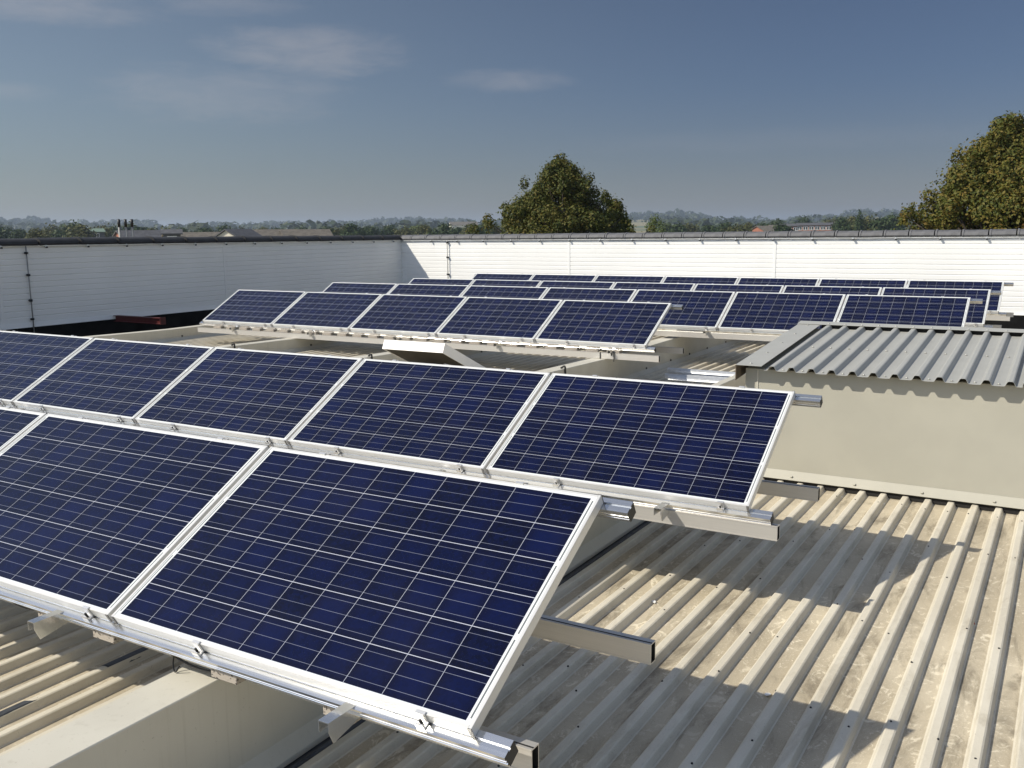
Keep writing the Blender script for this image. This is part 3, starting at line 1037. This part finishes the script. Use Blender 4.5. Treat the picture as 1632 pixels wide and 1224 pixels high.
cable(fC, [(-0.62, -0.055, -0.115), (-0.62, -0.060, -0.23)], 0.006, 'cable_tie')
cable(fC, [(-0.42, -0.055, -0.115), (-0.42, -0.060, -0.23)], 0.006, 'cable_tie')
# sheet overlap laps across the near sheets and small hooks on the far curbs
for (hx, hy) in ((-10.72, 9.75), (-8.05, 9.7), (-5.22, 9.9)):
    o = cable(None, [(hx - 0.05, hy, ctop(hy) + 0.004), (hx + 0.004, hy, ctop(hy) + 0.03), (hx + 0.012, hy, ctop(hy) - 0.05), (hx + 0.012, hy + 0.01, ctop(hy) - 0.12)], 0.012, 'cable_hook')
    place(o, bld)

# ------------------------------------------------------------------ opened vent lid in the middle of the roof
vx0, vx1, vy, vz = -6.47, -5.66, 8.03, -1.165
vent = empty('smoke_vent', ((vx0 + vx1) / 2, vy + 0.9, -1.99), label='opened white lidded roof vent showing its dark inside', cat='roof vent')
LT = 0.43
lid = bmesh.new()
LL, HH, TK = 1.0, 0.105, 0.012
W2 = (vx1 - vx0) / 2
box(lid, -W2, W2, 0, TK, -HH, 0)
box(lid, -W2, W2, LL - TK, LL, -HH, 0)
box(lid, -W2, -W2 + TK, TK + 0.0003, LL - TK - 0.0003, -HH, 0)
box(lid, W2 - TK, W2, TK + 0.0003, LL - TK - 0.0003, -HH, 0)
box(lid, -W2 + TK + 0.0003, W2 - TK - 0.0003, TK + 0.0003, LL - TK - 0.0003, -0.012, -0.001)
lo = link_mesh('lid', lid, M_white)
lo.parent = vent
lo.location = (0, vy - (vy + 0.9), vz + 1.99)
lo.rotation_euler = (-LT, 0, 0)
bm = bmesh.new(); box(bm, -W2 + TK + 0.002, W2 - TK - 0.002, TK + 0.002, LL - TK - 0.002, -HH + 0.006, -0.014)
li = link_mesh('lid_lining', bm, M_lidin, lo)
bm = bmesh.new()
bz0, bz1 = -1.99, vz - math.sin(LT) * LL - HH * math.cos(LT) - 0.01
for (a, b, c, d) in ((-W2 + 0.03, W2 - 0.03, 0.06, 0.10), (-W2 + 0.03, W2 - 0.03, LL - 0.10, LL - 0.06), (-W2 + 0.03, -W2 + 0.07, 0.1003, LL - 0.1003), (W2 - 0.07, W2 - 0.03, 0.1003, LL - 0.1003)):
    box(bm, a, b, c - 0.9, d - 0.9, 0.0, bz1 - bz0)
link_mesh('curb_frame', bm, M_cream, vent)
bm = bmesh.new()
cyl(bm, (0.06, -0.55, 0.22), (0.02, -0.42, 0.60), 0.03, n=10)
cyl(bm, (0.12, -0.50, 0.50), (0.20, -0.38, 0.56), 0.055, 0.075, n=14)
link_mesh('opening_arm', bm, M_conduct, vent)
bm = bmesh.new(); box(bm, -0.12, 0.10, -0.62, -0.5, 0.36, 0.44, bev=0.006)
link_mesh('red_latch', bm, M_red, vent)

# spare rails stacked on the roof left of the plant box
sb = None
for (x, y, z, L, rot) in ((-4.62, 11.75, -1.87, 0.95, 0.0), (-4.60, 11.62, -1.93, 1.1, 0.02), (-4.66, 11.88, -1.93, 1.0, -0.01), (-4.50, 11.48, -1.93, 0.9, 0.03)):
    bm = bmesh.new()
    ringp = [(0.045 * math.cos(a), 0.03 * math.sin(a)) for a in [2 * PI * q / 12 for q in range(12)]]
    rings = prism(bm, ringp, 0, L, 'X', caps=False)
    for f in bm.faces: f.smooth = True
    for r in rings:
        f = bm.faces.new(r)
        bmesh.ops.inset_individual(bm, faces=[f], thickness=0.006); f.material_index = 1  # dark end faces painted as the shade inside the tube
    fixn(bm)
    o = link_mesh('metal_tube', bm, [M_galv, M_raild])
    o.location = (x, y, z); o.rotation_euler = (0, 0, rot)
    tag(o, 'shiny metal tube lying in a small stack left of the cream roof box', 'tube', 'shiny tubes stacked by the roof box')
bm = bmesh.new()
box(bm, -0.05, 0.05, 0, 2.6, 0, 0.22, bev=0.004)
o = link_mesh('skylight_curb', bm, M_cream)
o.location = (-3.45, 9.0, -1.99)
place(o, bld)

# ------------------------------------------------------------------ litter on the near roof sheet
def scrap(name, x, y, z, size, m, label, cat, thick=0.003, group=None):
    bm = bmesh.new()
    r2 = random.Random(int(abs(x * 1000 + y * 77)))
    n = 7
    pts = [(size * (0.6 + 0.5 * r2.random()) * math.cos(2 * PI * k / n), size * 0.6 * (0.6 + 0.5 * r2.random()) * math.sin(2 * PI * k / n)) for k in range(n)]
    r = prism(bm, pts, 0, thick, 'Z')
    for v_ in bm.verts: v_.co.z += 0.15 * v_.co.x + 8 * v_.co.y ** 2
    fixn(bm)
    o = link_mesh(name, bm, m)
    o.location = (x, y, z)
    o.rotation_euler = (0, 0, r2.random() * 6)
    return tag(o, label, cat, group)


PZ = -2.078
scrap('dry_leaf', -0.338, 5.25, PZ + 0.006, 0.026, simple('orange_leaf', (0.45, 0.10, 0.02), 0.7), 'small orange leaf on the sunlit corrugated sheet at right', 'leaf')
scrap('paper_chip', -1.905, 4.68, PZ + 0.006, 0.022, M_wframe, 'white chip between ribs below the second row rail end', 'chip')
scrap('paper_chip', -1.05, 3.94, PZ + 0.006, 0.022, M_wframe, 'white chip on the sunlit sheet near the lower middle right', 'chip')
scrap('dark_twig', -1.02, 3.99, PZ + 0.006, 0.022, M_bolt, 'dark scrap beside the white chip on the sunlit sheet', 'scrap')
for k, (x, y) in enumerate(((-1.45, 7.33), (-1.13, 7.30), (-0.98, 7.29), (-0.66, 7.31), (-0.50, 7.28))):
    scrap('paint_flake', x, y, PZ + 0.006, 0.03, M_wframe, 'white paint flake lying at the foot of the cream roof box', 'flake', group='white flakes along the roof box foot')
bm = bmesh.new()
r_in = 0.011
for a in range(16):
    t0, t1 = 2 * PI * a / 16, 2 * PI * (a + 1) / 16
    q = [bm.verts.new((r * math.cos(tt), r * math.sin(tt), 0.003)) for r, tt in ((r_in, t0), (0.02, t0), (0.02, t1), (r_in, t1))]
    bm.faces.new(q)
    q2 = [bm.verts.new((r * math.cos(tt), r * math.sin(tt), 0.0)) for r, tt in ((0.021, t0), (0.021, t1))]
    bm.faces.new((q[1], q2[0], q2[1], q[2]))
fixn(bm)
o = link_mesh('rubber_washer', bm, M_bolt)
o.location = (-2.22, 2.28, PZ + 0.004)
tag(o, 'black rubber washer on the roof sheet under the nearest row', 'washer')
# fixing screws on the rib tops of the near sheets
fs0 = None
cnt = 0
for yy in (2.35, 3.6, 4.85, 6.1, 7.2):
    for k in range(-3, 12):
        x = -1.946 + k * RP_
        if x > 0.0 or x < -2.42: continue
        jy = min(7.35, yy + rr.uniform(-0.5, 0.5)) if yy < 7 else yy + rr.uniform(-0.03, 0.03)
        if fs0 is None:
            bm = bmesh.new(); cyl(bm, (0, 0, 0), (0, 0, 0.005), 0.0058, 0.004, n=6)
            o = fs0 = link_mesh('fixing_screw', bm, M_bolt)
        else:
            o = fs0.copy(); COL.objects.link(o)
        o.parent = bld
        o.location = (x + rr.uniform(-0.02, 0.02), jy, PZ + 0.037 + 11)
        cnt += 1

# ------------------------------------------------------------------ flues behind the left wall
fb = None
az0 = math.radians(-53.15)
for k, dz in enumerate((-0.34, 0.0, 0.33)):
    a = az0 + math.radians(dz)
    d = 27.0
    x, y = d * math.sin(a), d * math.cos(a)
    if fb is None:
        e = empty('flue_pipe')
        bm = bmesh.new(); cyl(bm, (0, 0, 0), (0, 0, 11.22), 0.030, n=12)
        link_mesh('pipe', bm, M_rod, e)
        bm = bmesh.new(); cyl(bm, (0, 0, 11.22), (0, 0, 11.42), 0.036, n=12)
        link_mesh('cap', bm, M_bolt, e)
        fb = e
    else:
        e = copy_tree(fb)
    e.location = (x, y, -11)
    tag(e, ['leftmost', 'middle', 'rightmost'][k] + ' of the three black capped flue pipes beyond the left wall', 'flue', 'flue pipes beyond the left wall')


# ================================================================== THE LAND BEYOND
def sst(v):
    v = max(0.0, min(1.0, v)); return v * v * (3 - 2 * v)


RIDGE = [(-80, .7), (-59.3, .80), (-57.2, .80), (-55.7, .58), (-53.2, .60), (-49.8, .46), (-47.1, .50), (-43.5, .50), (-40.6, .52), (-36.9, .70), (-35.3, .58), (-32.3, .56),
         (-26, .75), (-22.9, .80), (-21.0, .82), (-19.2, .68), (-17.4, .50), (-15.6, .40), (-14.1, .52), (-12.2, .62), (-10.8, .76), (-9.2, .74), (-5, .7), (20, .6)]


def ridge_el(a):
    if a <= RIDGE[0][0]: return RIDGE[0][1]
    for (a0, e0), (a1, e1) in zip(RIDGE, RIDGE[1:]):
        if a <= a1: return e0 + (e1 - e0) * sst((a - a0) / (a1 - a0))
    return RIDGE[-1][1]


def ground_z(x, y):
    r = math.hypot(x, y)
    a = math.degrees(math.atan2(x, y))
    z = -11 + 4.5 * sst((r - 60) / 110)
    A = math.tan(math.radians(ridge_el(a))) * 3000 + 6.5 - 11
    z += A * sst((r - 900) / 2100)
    if r > 250:
        z += 2.0 * noise.noise(Vector((x / 420, y / 420, 1))) * min(1, (r - 250) / 600)
    return z


bm = bmesh.new()
rad = [0, 15, 30, 60, 90, 120, 150, 180, 240, 320, 420, 560, 720, 900, 1100, 1300, 1500, 1750, 2000, 2250, 2500, 2750, 3000, 3300, 3800, 4600, 6000]
NA = 180
prev = None
c0 = bm.verts.new((0, 0, -11))
for r in rad[1:]:
    ring = []
    for k in range(NA):
        a = 2 * PI * k / NA
        x, y = r * math.sin(a), r * math.cos(a)
        ring.append(bm.verts.new((x, y, ground_z(x, y))))
    for k in range(NA):
        if prev is None: bm.faces.new((c0, ring[(k + 1) % NA], ring[k]))
        else: bm.faces.new((prev[k], prev[(k + 1) % NA], ring[(k + 1) % NA], ring[k]))
    prev = ring
fixn(bm)
for f in bm.faces: f.smooth = True
o = link_mesh('ground', bm, M_field)
o['kind'] = 'structure'

# woods on the far hills: countless crowns, one object
bm = bmesh.new()
rw = random.Random(21)


def clump(bm, c, rx, rz, n, size, rg, tall=1.0):
    for _ in range(n):
        u = rg.uniform(-0.35, 1); th = rg.uniform(0, 2 * PI)
        s_ = math.sqrt(max(0, 1 - u * u))
        k = rg.uniform(0.75, 1.0)
        p = Vector((c[0] + rx * k * s_ * math.cos(th), c[1] + rx * k * s_ * math.sin(th), c[2] + rz * k * u))
        nrm = Vector((s_ * math.cos(th), s_ * math.sin(th), u * 0.8 + 0.3)) + Vector((rg.uniform(-.6, .6), rg.uniform(-.6, .6), rg.uniform(-.6, .6)))
        nrm.normalize()
        a = nrm.orthogonal().normalized(); b = nrm.cross(a)
        ro = rg.uniform(0, PI); a, b = a * math.cos(ro) + b * math.sin(ro), b * math.cos(ro) - a * math.sin(ro)
        sz = size * rg.uniform(0.6, 1.2)
        bm.faces.new([bm.verts.new(p + a * sz), bm.verts.new(p + b * sz * 0.7), bm.verts.new(p - a * sz), bm.verts.new(p - b * sz * 0.7)])


for _ in range(2600):
    a = rw.uniform(-64, 2)
    r = rw.choice((rw.uniform(900, 1900), rw.uniform(1900, 3050), rw.uniform(2600, 3050)))
    # leave open fields in a few places
    if noise.noise(Vector((a * 0.35, r / 700, 4))) < -0.12: continue
    if -17 < a < -13.5 and 1900 < r < 2980 and rw.random() < 0.8: continue
    x, y = r * math.sin(math.radians(a)), r * math.cos(math.radians(a))
    w = rw.uniform(6, 14) * (1.25 if r > 2500 else 1)
    clump(bm, (x, y, ground_z(x, y) + w * 0.45), w, w * rw.uniform(0.7, 1.05), 26, w * 0.38, rw)
o = link_mesh('far_woods', bm, M_wood)
tag(o, 'bluish wooded hills along the whole horizon', 'woods', None, 'stuff')


# ------------------------------------------------------------------ trees
def tree(name, h, crown_pts, leaf, n_leaf, mleaf, seed, trunk_r, lean=0.0, shell=0.45, vis=-99):
    """crown_pts: (x,y,z,rx,rz) clumps above the base; returns an Empty with trunk + crown"""
    rg = random.Random(seed)
    e = empty(name)
    bm = bmesh.new()
    cyl(bm, (0, 0, 0), (lean * 0.5, 0, h * 0.45), trunk_r, trunk_r * 0.65, n=10)
    cyl(bm, (lean * 0.5, 0, h * 0.45 - 0.02), (lean, 0, h * 0.93), trunk_r * 0.65, trunk_r * 0.08, n=8)
    for (cx, cy, cz, rx, rz_) in crown_pts[::2]:
        k = max(0.2, min(0.85, (cz - 0.35 * h) / (0.65 * h)))
        s0 = Vector((lean * k, 0, h * (0.25 + 0.55 * k)))
        if (Vector((cx, cy, cz)) - s0).length < 0.2: continue
        cyl(bm, s0, (cx, cy, cz), trunk_r * 0.28, trunk_r * 0.05, n=5)
    link_mesh('trunk', bm, M_bark, e)
    bm = bmesh.new()
    tot = sum(c[3] ** 2 * (1.0 if c[2] > vis else 0.12) for c in crown_pts)
    for (cx, cy, cz, rx, rz_) in crown_pts:
        n = max(6, int(n_leaf * rx * rx / tot * (1.0 if cz > vis else 0.12)))
        for _ in range(n):
            u = rg.uniform(-0.8, 1); th = rg.uniform(0, 2 * PI)
            s_ = math.sqrt(max(0, 1 - u * u))
            k = 1 - shell * rg.random() ** 1.6
            if rg.random() < 0.14: k = rg.uniform(1.0, 1.5)
            p = Vector((cx + rx * k * s_ * math.cos(th), cy + rx * k * s_ * math.sin(th), cz + rz_ * k * u))
            nrm = Vector((s_ * math.cos(th), s_ * math.sin(th), u + 0.4)) + Vector((rg.uniform(-.8, .8), rg.uniform(-.8, .8), rg.uniform(-.8, .8)))
            nrm.normalize()
            a = nrm.orthogonal().normalized(); b = nrm.cross(a)
            ro = rg.uniform(0, PI); a, b = a * math.cos(ro) + b * math.sin(ro), b * math.cos(ro) - a * math.sin(ro)
            sz = leaf * rg.uniform(0.55, 1.15)
            bm.faces.new([bm.verts.new(p + a * sz), bm.verts.new(p + (b * 0.62 + nrm * 0.12) * sz), bm.verts.new(p - a * sz * 0.9), bm.verts.new(p - (b * 0.62 - nrm * 0.12) * sz)])
    link_mesh('crown', bm, mleaf, e)
    return e


def cone_crown(h, base_z, R, seed, n, apex_pow=0.8, cr=(0.55, 0.95)):
    rg = random.Random(seed)
    pts = []
    for _ in range(n):
        k = rg.random() ** 0.75
        z = base_z + (h - base_z) * k
        rmax = R * (1 - k) ** apex_pow
        th = rg.uniform(0, 2 * PI)
        c = rg.uniform(*cr) * (1 - 0.45 * k)
        rr_ = max(0, rmax - c * 0.6) * math.sqrt(rg.uniform(0.35, 1))
        pts.append((rr_ * math.cos(th), rr_ * math.sin(th), min(z, h - c), c, c * rg.uniform(0.8, 1.15)))
    pts.append((0, 0, h - 0.35, 0.38, 0.5))
    return pts


def profile_crown(h, prof, n, seed):
    # prof: (depth below the apex, radius); irregular clumps fill the outline, denser towards its skin
    rg = random.Random(seed)
    D = prof[-1][0]
    pts = []
    for _ in range(n):
        d = D * rg.random() ** 1.25
        for (d0, r0), (d1, r1) in zip(prof, prof[1:]):
            if d <= d1:
                R_ = r0 + (r1 - r0) * (d - d0) / (d1 - d0)
                break
        th = rg.uniform(0, 2 * PI)
        R_ *= 1 + 0.22 * noise.noise(Vector((math.cos(th) * 1.3, math.sin(th) * 1.3, d * 0.7 + seed)))
        c = min(rg.choice((rg.uniform(0.22, 0.4), rg.uniform(0.4, 0.8))), 0.22 + 0.5 * R_)
        q = max(0, R_ - c * 0.75) * rg.uniform(0.15, 1) ** 0.4
        pts.append((q * math.cos(th), q * math.sin(th), h - d - c * 0.6, c, c * rg.uniform(0.7, 1.15)))
    for _ in range(70):          # loose sprigs standing out of the outline
        d = 0.45 * D * rg.random()
        for (d0, r0), (d1, r1) in zip(prof, prof[1:]):
            if d <= d1:
                R_ = r0 + (r1 - r0) * (d - d0) / (d1 - d0)
                break
        th = rg.uniform(0, 2 * PI)
        q = R_ * rg.uniform(0.88, 1.04)
        c = rg.uniform(0.12, 0.26)
        pts.append((q * math.cos(th), q * math.sin(th), h - d + rg.uniform(-0.1, 0.15), c, c * rg.uniform(1.0, 1.8)))
    return pts


def at(azd, d):
    a = math.radians(azd)
    return d * math.sin(a), d * math.cos(a)


# centre tree: apex 3.3 m above the eye, 13.9 m tall, 40 m away
x, y = at(-28.0, 40)
t1 = tree('maple_tree', 14.15, profile_crown(13.72, ((0, .2), (.35, .8), (.8, 1.45), (1.6, 2.3), (2.4, 3.4), (3.3, 4.5), (5.5, 5.0), (8.5, 5.2), (9.5, 3.0)), 270, 5), 0.066, 95000, M_leafA, 1, 0.24, vis=9.6)
t1.location = (x, y, -11)
tag(t1, 'large conical green brown maple tree behind the middle of the white wall', 'tree')
x, y = at(-3.7, 36)
t2 = tree('maple_tree', 15.4, profile_crown(14.45, ((0, .2), (.4, .6), (.75, 1.0), (1.9, 2.1), (2.9, 3.0), (4.1, 4.0), (6.0, 5.0), (9, 5.2), (10, 3.0)), 330, 12), 0.066, 115000, M_leafB, 2, 0.28, vis=9.6)
t2.location = (x, y, -11)
tag(t2, 'tall yellow brown maple tree cut by the right edge of the view', 'tree')
x, y = at(-24.75, 43)
t3 = tree('young_maple_tree', 11.6, cone_crown(12.25, 5.0, 2.9, 31, 80, 0.75, (0.3, 0.55)), 0.075, 14000, M_leafA, 3, 0.12, vis=9)
t3.location = (x, y, -11)
tag(t3, 'small pointed tree touching the right side of the conical maple', 'tree')
x, y = at(-22.4, 62)
t4 = tree('young_willow_tree', 12.3, cone_crown(11.9, 5.0, 2.8, 33, 34, 0.5, (0.4, 0.8)), 0.07, 6000, M_leafC, 4, 0.12, shell=0.9)
t4.location = (x, y, -11)
tag(t4, 'thin pale green tree with loose leaves right of the conical maple', 'tree')
x, y = at(-10.2, 38)
t5 = tree('low_orange_tree', 10.85, [(0, 0, 10.3, 0.7, 0.42), (1.0, .3, 10.25, 0.6, 0.4), (-0.9, .2, 10.2, 0.6, 0.4), (0, 0, 9.3, 1.3, 0.9), (0.9, 0.2, 9.2, 1.1, 0.8)], 0.07, 6000, M_leafB, 6, 0.1)
t5.location = (x, y, -11)
tag(t5, 'orange leaved tree top just showing over the coping at right', 'tree')


# middle distance trees: four round kinds and a poplar, copied with their own size
def round_crown(h, R, n, seed):
    rg = random.Random(seed)
    pts = []
    for _ in range(n):
        u = rg.uniform(-0.7, 1); th = rg.uniform(0, 2 * PI); s_ = math.sqrt(1 - u * u)
        c = rg.uniform(0.28, 0.42) * R
        k = rg.uniform(0.45, 0.82)
        pts.append((R * k * s_ * math.cos(th), R * k * s_ * math.sin(th), h * 0.60 + h * 0.36 * k * u, c, c))
    return pts


kinds = []
for i, (m, R) in enumerate(((M_leafD, 4.6), (M_leafE, 4.2), (M_leafD, 3.6), (M_leafE, 5.2), (M_leafC, 4.0))):
    kinds.append(tree('broadleaf_tree', 10.0, round_crown(10.0, R, 26, 50 + i), 0.50, 1500, m, 60 + i, 0.25, shell=0.6))
pop = tree('poplar_tree', 14.0, [(0, 0, 2.5 + q * 0.9, 1.5 * (1 - ((q - 4.5) / 8.5) ** 2) + 0.1, 1.3) for q in range(13)], 0.34, 1600, M_leafD, 70, 0.2)
KN = ['dark green round tree', 'olive green round tree', 'narrow dark green tree', 'broad olive tree', 'pale green round tree']
used = [False] * 6
mid = []   # azimuth, distance, top elevation in degrees, kind
rm = random.Random(90)
for a, d, elv, k in ((-59.2, 300, .50, 0), (-58.6, 330, .48, 2), (-57.6, 250, .42, 1), (-56.9, 320, .62, 3), (-56.0, 310, .70, 0), (-55.4, 300, .62, 1), (-54.6, 340, .58, 3),
                     (-53.9, 320, .50, 0), (-53.0, 350, .62, 0), (-52.4, 330, .55, 2), (-51.7, 300, .40, 1), (-50.9, 320, .42, 3), (-50.1, 310, .38, 0), (-48.9, 330, .48, 2), (-47.9, 350, .50, 0),
                     (-46.9, 360, .40, 3), (-45.8, 370, .38, 1), (-44.9, 360, .42, 2), (-43.6, 350, .35, 0), (-42.2, 300, .36, 0), (-41.3, 310, .42, 3), (-40.4, 300, .52, 0), (-39.5, 330, .46, 2), (-38.4, 310, .40, 0),
                     (-37.5, 320, .34, 3), (-36.9, 330, .48, 4), (-36.0, 300, .42, 1), (-35.2, 280, .44, 0), (-34.3, 310, .34, 2), (-33.4, 290, .46, 1), (-32.6, 300, .40, 0), (-31.9, 300, .36, 3),
                     (-21.8, 330, .42, 4), (-21.0, 300, .30, 0), (-20.2, 320, .36, 3), (-19.3, 340, .30, 2), (-18.4, 310, .34, 0), (-17.6, 300, .26, 3), (-16.9, 320, .34, 1), (-16.0, 350, .28, 0), (-15.5, 330, .40, 0),
                     (-14.9, 300, .30, 2), (-13.9, 450, .58, 0), (-12.3, 470, .52, 3), (-11.6, 300, .50, 0), (-11.2, 320, .62, 1), (-10.3, 330, .60, 3), (-9.6, 310, .58, 2), (-8.9, 350, .62, 0), (-7.6, 340, .4, 1), (-6, 320, .4, 3), (-4, 320, .4, 0)):
    mid.append((a + rm.uniform(-.15, .15), d * rm.uniform(0.92, 1.1), elv, k))
mid += [(-10.82, 290, 1.0, 5), (-33.2, 330, .58, 5), (-32.7, 325, .52, 5), (-31.9, 330, .55, 5)]


def landmark(a):
    if a < -53.4: return 'left of the three flue pipes'
    if a < -46.5: return 'between the flues and beige roofs'
    if a < -42.0: return 'behind the beige house roofs'
    if a < -37.3: return 'left of the white wall corner'
    if a < -32: return 'left of the big conical maple'
    if a < -17.5: return 'right of the big conical maple'
    if a < -12: return 'around the red brick houses'
    return 'left of the right edge maple'


seen = {}
for a, d, elv, k in mid:
    src = pop if k == 5 else kinds[k]
    o = src if not used[k] else copy_tree(src)
    used[k] = True
    x, y = at(a, d)
    gz = ground_z(x, y)
    top = math.tan(math.radians(elv)) * d
    s = (top - gz) / (14.2 if k == 5 else 10.0)
    o.location = (x, y, gz)
    o.scale = (s * rm.uniform(0.85, 1.25), s * rm.uniform(0.85, 1.25), s) if k != 5 else (s * 1.1, s * 1.1, s)
    o.rotation_euler = (0, 0, rm.uniform(0, 6.28))
    base = 'tall dark poplar' if k == 5 else KN[k]
    lab = f'{base} {landmark(a)}'
    tag(o, lab, 'tree', 'distant trees above the coping')
    seen.setdefault(lab, []).append((a, o))
ORD = ['first', 'second', 'third', 'fourth', 'fifth', 'sixth', 'seventh', 'eighth', 'ninth', 'tenth']
for lab, lst in seen.items():
    if len(lst) > 1:
        for i, (a, o) in enumerate(sorted(lst, key=lambda q: q[0])):
            o['label'] = f'{lab}, {ORD[i]} from left'


# ------------------------------------------------------------------ houses beyond
def house(name, az_, d, ztop, w, dep, wall_h, roof_h, mw, mr, label, cat, turn=0.0, hip=False, nwin=3, chimney=False):
    x, y = at(az_, d)
    gz = ground_z(x, y)
    base = ztop - roof_h - wall_h
    e = empty(name, (x, y, min(gz, base)), (0, 0, math.radians(-az_ + turn)), label, cat)
    z0 = 0
    zw = (ztop - roof_h) - min(gz, base)
    bm = bmesh.new()
    box(bm, -w / 2, w / 2, -dep / 2, dep / 2, 0, zw)
    for sx in (-w / 2, w / 2):
        bm.faces.new([bm.verts.new(q) for q in ((sx, -dep / 2, zw), (sx, dep / 2, zw), (sx, 0, zw + roof_h - 0.1))])
    link_mesh('wall', bm, mw, e)
    bm = bmesh.new()
    ov = 0.35
    for s_ in (-1, 1):
        a = [(-w / 2 - ov, s_ * (dep / 2 + ov), zw - 0.15), (w / 2 + ov, s_ * (dep / 2 + ov), zw - 0.15), (w / 2 + ov, 0, zw + roof_h), (-w / 2 - ov, 0, zw + roof_h)]
        va = [bm.verts.new(q) for q in a]
        vb = [bm.verts.new((q[0], q[1], q[2] + 0.18)) for q in a]
        bm.faces.new(va); bm.faces.new(vb[::-1])
        for i in range(4): bm.faces.new((va[i], vb[i], vb[(i + 1) % 4], va[(i + 1) % 4]))
    fixn(bm)
    rf = link_mesh('roof', bm, mr, e)
    if chimney:
        bm = bmesh.new(); box(bm, w * 0.25, w * 0.25 + 0.8, -0.4, 0.4, zw + roof_h - 0.6, zw + roof_h + 1.0)
        link_mesh('chimney', bm, M_brick, rf)
    for k in range(nwin):
        xx = -w / 2 + w * (k + 0.5) / nwin
        for zz in ((zw - 1.55), (zw - 4.3)):
            if zz < 0.5: continue
            bm = bmesh.new(); box(bm, xx - 0.75, xx + 0.75, -dep / 2 - 0.05, -dep / 2 - 0.004, zz - 0.05, zz + 1.15)
            fr = link_mesh('window', bm, M_wframe, e)
            for q in (-1, 1):
                bm = bmesh.new(); box(bm, xx + q * 0.36 - 0.28, xx + q * 0.36 + 0.28, -dep / 2 - 0.07, -dep / 2 - 0.052, zz + 0.08, zz + 1.02)
                link_mesh('pane', bm, M_pane, fr)
    return e


house('bungalow', -49.6, 175, 0.25, 9.5, 7.5, 5.2, 1.6, M_render, M_rooftile, 'beige roofed house farthest left in the row beyond the left wall', 'house', 8)
house('bungalow', -48.75, 178, 0.15, 7.5, 7.5, 5.2, 1.5, M_render, M_rooftile, 'beige roofed house next left of the dark roof with pale gable', 'house', 8)
house('bungalow', -47.1, 170, 0.70, 7.0, 7.0, 5.2, 2.0, M_render, M_slate, 'dark roofed house with a pale cream gable beyond the left wall', 'house', 55)
house('bungalow', -46.3, 182, 0.60, 8.0, 8.0, 5.2, 1.7, M_render, M_rooftile, 'beige roofed house right behind the pale gabled house', 'house', 6)
house('terraced_house', -45.2, 178, 0.60, 8.5, 7.5, 5.2, 1.8, M_render, M_rooftile, 'left house of the beige stepped terrace roofs', 'house', 14)
house('terraced_house', -43.3, 178, 0.55, 8.5, 7.5, 5.2, 1.8, M_render, M_rooftile, 'right house of the beige stepped terrace roofs', 'house', 14)
house('barn', -54.75, 300, 1.9, 4.2, 4.0, 5.0, 0.8, M_slate, M_green, 'green roofed shed among the trees left of the flues', 'shed', 10, nwin=1)
house('barn', -55.2, 300, 0.75, 4.5, 4.0, 5.0, 0.6, M_render, M_green, 'lower pale roofed shed beside the green roofed shed', 'shed', 10, nwin=1)
house('brick_house', -52.3, 190, 0.75, 9, 7, 5.0, 1.7, M_brick, M_slate, 'dark house half hidden right of the flue pipes', 'house', 20)
house('brick_house', -50.75, 160, 0.70, 2.6, 4.0, 5.0, 0.5, M_slate, M_slate, 'narrow grey block house beyond the left wall', 'house', 0, nwin=1)
house('brick_terrace', -14.62, 330, 1.15, 6.0, 7, 6.0, 0.6, M_brick, M_slate, 'shorter red brick terrace with white windows left of the long one', 'house', 0, nwin=3)
house('brick_terrace', -13.25, 330, 1.35, 11.0, 7, 6.0, 0.6, M_brick, M_slate, 'long red brick terrace with a row of white windows', 'house', 0, nwin=6)
house('brick_house', -16.0, 300, 0.50, 6, 8, 5.0, 1.6, M_brick, M_rooftile, 'small orange roofed brick house, left one of the brick pair', 'house', 40, nwin=2)
house('brick_house', -15.3, 310, 0.75, 6, 8, 5.0, 1.6, M_brick, M_rooftile, 'small orange roofed brick house, right one of the brick pair', 'house', 40, nwin=2)
house('farm_house', -33.9, 900, 9.0, 26, 12, 6.0, 3.0, M_render, M_rooftile, 'pale farm house on the hill left of the conical maple', 'house', 10)
house('farm_house', -11.6, 520, 3.2, 11, 8, 5.0, 2.0, M_brick, M_rooftile, 'red roofed house on the slope above the brick terrace', 'house', 10)

# ------------------------------------------------------------------ haze over the whole country
bm = bmesh.new()
box(bm, -6500, 6500, -6500, 6500, -16, 75)
hz = link_mesh('haze', bm, [])
hm = bpy.data.materials.new('haze_air')
hm.use_nodes = True
ht = hm.node_tree
ht.nodes.clear()
pv = nd(ht, 'ShaderNodeVolumePrincipled', {'Color': (0.62, 0.74, 0.92, 1), 'Density': 0.00021, 'Anisotropy': 0.2})
ho = nd(ht, 'ShaderNodeOutputMaterial', {'Volume': pv})
hz.data.materials.append(hm)
hz['kind'] = 'stuff'
hz['label'] = 'thin blue haze over the far hills'
